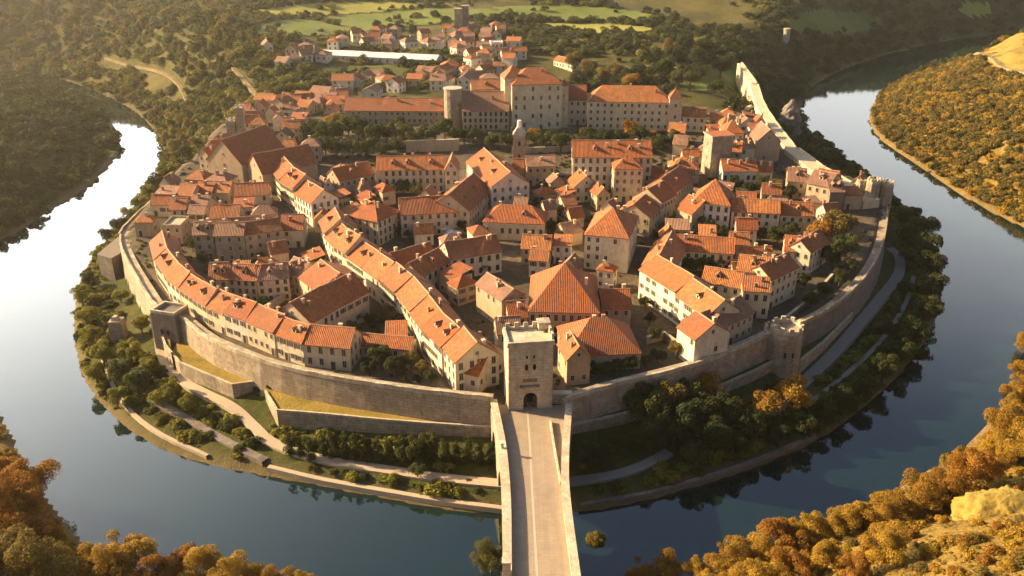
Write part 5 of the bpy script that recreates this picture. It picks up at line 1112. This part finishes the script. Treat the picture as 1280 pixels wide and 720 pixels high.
plant([(164, 270, 9, 'lime'), (176, 256, 9, 'lime'), (188, 244, 9, 'lime'), (198, 230, 10, 'green'), (210, 218, 10, 'lime'), (218, 202, 9, 'olive'), (222, 186, 9, 'lime'), (220, 170, 8, 'lime'), (232, 178, 9, 'olive'), (232, 196, 9, 'green'), (238, 160, 8, 'olive'), (148, 284, 9, 'dark'), (134, 298, 9, 'dark'), (160, 284, 8, 'dark'), (246, 184, 9, 'olive'), (228, 154, 7, 'lime')],
      'bank_tree', 'trees on the steep left bank', lab('{n} {c} tree from the left on the steep bank above the bright river arm'))
# trees inside the walls
plant([(u, 171 + 5 * math.sin(u * .11) + rnd.uniform(-5, 5), rnd.uniform(10, 13.5), rnd.choice(['green', 'dark', 'moss', 'dark', 'green'])) for u in range(388, 572, 12)] + [(416, 160, 11, 'yellow')] + [(u, 186 + rnd.uniform(-4, 3), rnd.uniform(8, 11), rnd.choice(['green', 'dark', 'moss'])) for u in range(392, 506, 15)], 'garden_tree', 'trees below the long palace wing', lab('{n} {c} tree from the left in the garden below the long palace wing'))
plant([(u, 176 + rnd.uniform(-5, 7), rnd.uniform(7, 10), rnd.choice(['green', 'dark', 'dark', 'moss'])) for u in range(580, 850, 11)] + [(786, 166, 10, 'rust'), (815, 173, 7, 'yellow'), (668, 172, 8, 'yellow')], 'garden_tree', 'trees below the keep and right palace wing', lab('{n} {c} tree from the left in the garden below keep and right wing'))
plant([(478, 450, 14, 'green'), (496, 460, 12, 'dark'), (462, 462, 9, 'dark'), (514, 452, 10, 'olive'), (528, 462, 9, 'olive'), (540, 472, 8, 'dark'), (442, 412, 8, 'olive'), (462, 402, 8, 'dark'), (486, 396, 11, 'olive'), (500, 404, 8, 'dark'), (470, 420, 7, 'dark')], 'garden_tree', 'trees of the dark garden', lab('{n} {c} tree from the left in the dark garden inside the diagonal terrace'))
plant([(746, 462, 8, 'dark'), (760, 462, 9, 'green'), (775, 458, 8, 'green'), (790, 456, 9, 'dark'), (806, 452, 8, 'green'), (822, 446, 9, 'dark'), (846, 438, 10, 'olive')], 'garden_tree', 'hedge of trees behind the shaded rampart', lab('{n} {c} tree from the left in the hedge behind the shaded rampart'), zs=.9)
plant([(850, 334, 9, 'dark'), (866, 336, 9, 'green'), (882, 334, 9, 'dark'), (898, 332, 8, 'olive'), (912, 336, 7, 'dark')], 'garden_tree', 'trees of the walled garden', lab('{n} {c} tree from the left inside the walled garden'))
plant([(1022, 296, 15, 'rust'), (1044, 290, 18, 'olive'), (1056, 312, 14, 'green'), (1040, 326, 13, 'dark'), (1062, 336, 10, 'dark'), (1048, 350, 10, 'dark'), (1030, 366, 9, 'dark'), (1012, 378, 9, 'dark'), (970, 300, 11, 'dark'), (950, 296, 9, 'green'), (932, 294, 8, 'dark'), (986, 290, 9, 'green'), (964, 284, 8, 'olive'), (1006, 352, 8, 'dark'), (996, 322, 7, 'green')], 'garden_tree', 'trees inside the right-hand rampart', lab('{n} {c} tree from the left in the gardens inside the right-hand rampart'))
plant([(872, 278, 9, 'olive'), (884, 286, 8, 'green'), (900, 290, 7, 'dark'), (924, 280, 8, 'dark'), (918, 234, 9, 'dark'), (936, 238, 8, 'dark'), (954, 232, 9, 'green'), (970, 238, 10, 'olive'), (986, 244, 8, 'dark'), (822, 296, 7, 'dark'), (836, 280, 7, 'dark'), (852, 272, 7, 'green'), (806, 340, 6, 'dark'), (812, 400, 7, 'dark'), (818, 420, 8, 'green'), (806, 380, 7, 'dark')], 'garden_tree', 'trees around the pyramid-roofed house', lab('{n} {c} tree from the left between shaded street and pyramid-roofed house'))
plant([(242, 308, 7, 'dark'), (256, 326, 7, 'dark'), (300, 332, 7, 'dark'), (326, 324, 6, 'green'), (344, 322, 7, 'dark'), (240, 274, 8, 'dark'), (250, 264, 6, 'green'), (318, 368, 7, 'green'), (302, 362, 6, 'olive'), (330, 380, 7, 'dark'), (272, 408, 5, 'olive', 'shrub'), (264, 402, 5, 'green', 'shrub'), (290, 416, 5, 'dark', 'shrub')], 'garden_tree', 'trees in the yards of the left quarter', lab('{n} {c} tree from the left in the yards of the left quarter'))
plant([(505, 236, 8, 'green'), (520, 240, 7, 'lime'), (490, 240, 7, 'olive'), (536, 290, 7, 'dark'), (512, 296, 7, 'dark'), (498, 290, 6, 'green'), (580, 286, 8, 'dark'), (660, 262, 8, 'dark'), (676, 256, 7, 'dark'), (690, 288, 9, 'dark'), (700, 300, 8, 'dark'), (676, 236, 7, 'dark'), (650, 232, 7, 'green'), (566, 340, 7, 'dark'), (604, 336, 6, 'dark'), (702, 268, 7, 'olive')], 'garden_tree', 'trees in the yards of the centre', lab('{n} {c} tree from the left in the yards around the courtyard block'))
# trees behind the palace
plant([(u, v + rnd.uniform(-4, 4), rnd.uniform(8, 12), rnd.choice(['dark', 'green', 'olive', 'dark'])) for u, v in [(722, 100), (736, 94), (752, 98), (768, 92), (784, 100), (800, 94), (816, 98), (832, 90), (846, 100), (862, 108), (876, 98), (892, 112), (842, 74), (856, 64), (870, 76), (884, 66), (900, 92), (716, 82), (732, 78)]] + [(788, 106, 10, 'yellow'), (838, 66, 11, 'olive')], 'park_tree', 'trees behind the right palace wing', lab('{n} {c} tree from the left behind the right palace wing'))
# -- woods: what reads as one mass
def wood(name, P, scale, leaf_kinds, lods, zs=(.8, 1.15), seed=0, sink=.35):
    r = np.random.RandomState(seed); n = len(P)
    col = bpy.data.collections.new(name + '_kinds'); k = 0
    for lf, shape, wgt in leaf_kinds:
        for q in range(wgt):
            me = crown_mesh('leaf_clump', 100 + seed * 7 + k, lods[0], lods[1], 9 + k, shape); me.materials[0] = M['leaf_' + lf]; o = bpy.data.objects.new('leaf_clump', me); col.objects.link(o); k += 1
    me = bpy.data.meshes.new(name); me.vertices.add(n); S = scale[0] + (scale[1] - scale[0]) * r.rand(n) ** 1.6
    Q = P.copy(); Q[:, 2] += S * sink; me.vertices.foreach_set('co', Q.astype(np.float32).ravel())
    a = me.attributes.new('scl', 'FLOAT_VECTOR', 'POINT'); f = S[:, None] * np.stack([r.uniform(.85, 1.2, n), r.uniform(.85, 1.2, n), r.uniform(*zs, n)], 1); a.data.foreach_set('vector', f.astype(np.float32).ravel())
    a = me.attributes.new('rot', 'FLOAT_VECTOR', 'POINT'); f = np.stack([np.zeros(n), np.zeros(n), r.uniform(0, 6.28, n)], 1); a.data.foreach_set('vector', f.astype(np.float32).ravel())
    o = link(name, me); tag(o, kind='stuff')
    g = bpy.data.node_groups.new(name + '_scatter', 'GeometryNodeTree'); g.interface.new_socket('Geometry', in_out='INPUT', socket_type='NodeSocketGeometry'); g.interface.new_socket('Geometry', in_out='OUTPUT', socket_type='NodeSocketGeometry')
    N = g.nodes; Lk = g.links; gi, go = N.new('NodeGroupInput'), N.new('NodeGroupOutput'); iop = N.new('GeometryNodeInstanceOnPoints'); ci = N.new('GeometryNodeCollectionInfo'); ci.inputs['Collection'].default_value = col
    ci.inputs['Separate Children'].default_value = True; ci.inputs['Reset Children'].default_value = True; iop.inputs['Pick Instance'].default_value = True
    for nm, sock in (('scl', 'Scale'), ('rot', 'Rotation')):
        na = N.new('GeometryNodeInputNamedAttribute'); na.data_type = 'FLOAT_VECTOR'; na.inputs['Name'].default_value = nm; Lk.new(na.outputs[0], iop.inputs[sock])
    rv = N.new('FunctionNodeRandomValue'); rv.data_type = 'INT'; rv.inputs[4].default_value = 0; rv.inputs[5].default_value = k - 1; Lk.new(rv.outputs[2], iop.inputs['Instance Index'])
    Lk.new(gi.outputs[0], iop.inputs['Points']); Lk.new(ci.outputs[0], iop.inputs['Instance']); Lk.new(iop.outputs[0], go.inputs[0])
    md = o.modifiers.new('scatter', 'NODES'); md.node_group = g
    return o
def scatter(polypx, n, seed, mind=0, keep=None, world=None):
    r = np.random.RandomState(seed); out = []
    pl = world if world is not None else gpoly(polypx); xs = [p[0] for p in pl]; ys = [p[1] for p in pl]
    X = r.uniform(min(xs), max(xs), n); Y = r.uniform(min(ys), max(ys), n); k = inside(pl, X, Y) & ~inside(RIVER, X, Y) & (np.minimum(dist(INNER, X, Y), dist(OUTER, X, Y)) > 1.2)
    X, Y = X[k], Y[k]
    if keep is not None: k = keep(X, Y, r); X, Y = X[k], Y[k]
    return np.stack([X, Y, hgrid(X, Y)], 1)
FIELDS = [('field_green', [(300, 44), (330, 26), (420, 18), (520, 12), (600, 10), (640, 18), (560, 28), (470, 38), (380, 46)]), ('field_yellow', [(300, 14), (380, 4), (480, 2), (560, 4), (500, 12), (400, 18), (320, 24)]), ('field_green', [(600, 8), (700, 6), (800, 14), (830, 24), (740, 26), (650, 20)]),
          ('field_yellow', [(660, 36), (680, 28), (760, 30), (830, 36), (800, 42), (720, 42)]), ('field_yellow', [(1190, 10), (1200, 4), (1240, 4), (1236, 18), (1222, 24)]), ('field_green', [(960, 34), (1000, 14), (1080, 14), (1110, 30), (1060, 44), (1000, 42)]),
          ('grass_green', [(432, 90), (440, 78), (530, 86), (528, 94), (480, 96)]), ('field_green', [(860, 100), (900, 78), (930, 82), (925, 108), (880, 122)]), ('grass_gold', [(1180, 58), (1230, 62), (1290, 74), (1290, 92), (1240, 80), (1190, 68)])]
FW_POLY = []
for i, (mt, pxl) in enumerate(FIELDS):
    pl = chaikin(gpoly(pxl), 2, True); FW_POLY.append(pl); xs = [p[0] for p in pl]; ys = [p[1] for p in pl]; st = 5.0; mb = MB()
    gx_ = np.arange(min(xs), max(xs) + st, st); gy_ = np.arange(min(ys), max(ys) + st, st)
    CXs, CYs = np.meshgrid(gx_[:-1] + st / 2, gy_[:-1] + st / 2); ok_ = inside(pl, CXs, CYs)
    Z = hgrid(*np.meshgrid(gx_, gy_)) + .45
    vid = {}; 
    def vert(a, b):
        if (a, b) not in vid: vid[a, b] = len(mb.v); mb.v.append((float(gx_[a]), float(gy_[b]), float(Z[b, a])))
        return vid[a, b]
    for b_ in range(ok_.shape[0]):
        for a_ in range(ok_.shape[1]):
            if ok_[b_, a_]: mb.f.append([vert(a_, b_), vert(a_ + 1, b_), vert(a_ + 1, b_ + 1), vert(a_, b_ + 1)]); mb.m.append(0)
    tag(mb.build('field', M[mt], smooth=True), kind='structure')
FFOOT = np.array([np.mean(np.array(f[0]), 0) for f in FOOT])
def free(X, Y, r, m=7.0):
    k = np.ones(len(X), bool)
    hedge = (np.abs(noise(X, Y * 2.2, 60, 41)) < .018) & (Y > 560)
    for pl in FW_POLY: k &= ~inside(pl, X, Y) | hedge
    k &= ~(inside(TOWN, X, Y))
    for l_, w_ in PATHS[-4:]: k &= dist(l_, X, Y) > w_ / 2 + 2.2
    for i in range(0, len(X), 4000):
        d = ((X[i:i + 4000, None] - FFOOT[None, :, 0]) ** 2 + (Y[i:i + 4000, None] - FFOOT[None, :, 1]) ** 2).min(1); k[i:i + 4000] &= d > m * m
    return k
def dens(th, s, o): return lambda X, Y, r: free(X, Y, r) & (noise(X, Y, s, o) + .25 * noise(X, Y, s / 3, o + 1) + r.uniform(-.12, .12, len(X)) > th)
# near-left hill, the ridge behind the left arm, country behind the town, dark valley on the right, golden right hill
wood('left_hill_wood', scatter(None, 11000, 1, keep=lambda X, Y, r: free(X, Y, r), world=OUT_A + [(-520, 300), (-800, 420), (-800, 800), (-500, 720)]), (2.6, 5.4), [('dark', 'round', 4), ('green', 'round', 2)], (520, .14), seed=1)
wood('ridge_wood', scatter(None, 27000, 2, keep=dens(-.42, 60, 11), world=[(-900, 1150), (-900, 900)] + INNER[:38] + [(-120, 420), (-110, 500), (-150, 640), (-170, 800), (-260, 1150)]), (2.0, 5.5), [('moss', 'round', 3), ('lime', 'round', 2), ('green', 'round', 2), ('olive', 'round', 1)], (460, .14), seed=2)
wood('plain_wood', scatter(None, 15000, 3, keep=dens(-.13, 55, 14), world=[(-260, 1150), (-170, 800), (-150, 640), (-110, 500), (-60, 476), (110, 472), (150, 520), (240, 760), (420, 1150)]), (2.0, 5.5), [('dark', 'round', 2), ('green', 'round', 3), ('moss', 'round', 2), ('lime', 'shrub', 1)], (460, .14), seed=3)
wood('valley_wood', scatter(None, 15000, 4, keep=dens(-.34, 70, 17), world=[(110, 460), (136, 400)] + INNER[-44:] + [(900, 1150), (900, 1350), (420, 1200), (240, 760), (150, 540)]), (2.2, 5.8), [('dark', 'round', 4), ('green', 'round', 2), ('moss', 'round', 1)], (460, .14), seed=4)
wood('far_bank_wood', scatter(None, 10000, 5, keep=dens(-.3, 70, 19), world=[(266, 640), (292, 675), (330, 708), (440, 785), (700, 900), (1300, 900), (1300, 600), (700, 560), (420, 560)]), (2.2, 5.5), [('dark', 'round', 3), ('moss', 'round', 2)], (420, .15), seed=5)
wood('golden_scrub', scatter(None, 46000, 6, keep=lambda X, Y, r: free(X, Y, r) & (noise(X, Y, 26, 21) + .6 * noise(X, Y, 9, 22) + r.uniform(-.1, .1, len(X)) > -.34 + .42 * sm(45, 115, dist(OUT_C, X, Y)) - .12 * (1 - sm(4, 26, dist(OUT_C, X, Y)))), world=OUT_C[:-10] + [(520, 760), (460, 300)]), (.8, 3.4), [('olive', 'round', 3), ('amber', 'shrub', 2), ('olive', 'shrub', 3), ('moss', 'round', 1)], (520, .13), seed=6)
wood('bank_undergrowth', scatter(None, 26000, 7, keep=lambda X, Y, r: ~inside(TOWN, X, Y) & (dist(TOWN, X, Y, True) > 8) & np.all([dist(l_, X, Y) > w_ / 2 + 1.2 for l_, w_ in PATHS], axis=0) & (noise(X, Y, 14, 23) + r.uniform(-.15, .15, len(X)) > -.08 - .35 * sm(100, 140, np.abs(X)) - .3 * sm(30, 60, X) - .3 * sm(-20, -50, X) - .45 * (1 - sm(2, 9, dist(INNER, X, Y)))) & ((np.abs(X - 5) > 12) | (Y > 210)), world=INNER[30:-30] + [(150, 330), (-138, 400)]), (.8, 3.0), [('green', 'shrub', 2), ('lime', 'shrub', 4), ('moss', 'shrub', 1)], (420, .15), seed=7, sink=.1)
wood('near_undergrowth', scatter(None, 20000, 8, keep=lambda X, Y, r: (noise(X, Y, 16, 25) + r.uniform(-.15, .15, len(X)) > -.12 - .4 * (1 - sm(3, 26, dist(OUT_B, X, Y))) - .5 * sm(-60, -80, X)) & (np.abs(X - 6) > 12), world=OUT_B + [(330, 120), (200, 60), (-200, 60), (-330, 160)]), (.7, 3.0), [('olive', 'shrub', 2), ('rust', 'shrub', 1), ('amber', 'shrub', 3), ('yellow', 'shrub', 1)], (900, .09), seed=8, sink=.1)
wood('dry_grass', scatter(None, 30000, 10, keep=lambda X, Y, r: (noise(X, Y, 10, 29) + r.uniform(-.3, .3, len(X)) > -.05), world=OUT_B[60:] + [(300, 200), (200, 110), (40, 110)]), (.22, .6), [('olive', 'shrub', 2), ('amber', 'shrub', 1), ('yellow', 'shrub', 2)], (220, .13), seed=10, sink=.0)
plant([(1208, 606, 8, 'olive', 'shrub'), (1222, 652, 9, 'amber', 'shrub'), (1250, 658, 8, 'rust', 'shrub'), (1276, 650, 9, 'olive', 'shrub'), (1180, 650, 10, 'amber', 'shrub'), (1200, 676, 11, 'olive', 'shrub'), (1164, 690, 12, 'amber', 'shrub'), (1230, 700, 12, 'rust', 'shrub'), (1150, 712, 13, 'olive', 'shrub'), (1262, 706, 12, 'amber', 'shrub'), (1194, 714, 12, 'rust', 'shrub')], 'autumn_shrub', 'shrubs around the golden outcrop', lab('{n} {c} shrub from the left around and below the golden outcrop'), 'shrub', 'shrub')
wood('yard_greenery', scatter(None, 5200, 9, keep=lambda X, Y, r: inside(TOWN, X, Y) & (dist(TOWN, X, Y, True) > 2.2) & np.array([min(dist(f[0], np.array([x]), np.array([y]), True)[0] if (abs(f[0][0][0] - x) < 40 and abs(f[0][0][1] - y) < 40) else 99 for f in FOOT) > 1.4 for x, y in zip(X, Y)]) & ~np.any([inside(f[0], X, Y) for f in FOOT], axis=0) & np.all([dist(s_, X, Y) > 2.2 for s_ in STREETS], axis=0) & (noise(X, Y, 22, 27) + r.uniform(-.2, .2, len(X)) > -.02), world=[(-140, 190), (150, 190), (150, 440), (-140, 440)]), (.5, 1.5), [('dark', 'shrub', 2), ('green', 'shrub', 2), ('olive', 'shrub', 1)], (260, .17), seed=9, sink=.1)
# ------------------------------------------------------------------ the hazy evening air
HAZE = True
if HAZE:
    hb = MB(); hb.box(-5500, 5500, -1400, 8500, -6.5, 460); hm = bpy.data.materials.new('haze'); hm.use_nodes = True; nt = hm.node_tree
    for n in list(nt.nodes):
        if n.type != 'OUTPUT_MATERIAL': nt.nodes.remove(n)
    vp = nt.nodes.new('ShaderNodeVolumePrincipled'); vp.inputs['Color'].default_value = (1, .87, .64, 1); vp.inputs['Density'].default_value = 0.00014; vp.inputs['Anisotropy'].default_value = .78
    nt.links.new(vp.outputs[0], nt.nodes['Material Output'].inputs['Volume']); tag(hb.build('haze', hm), kind='stuff')
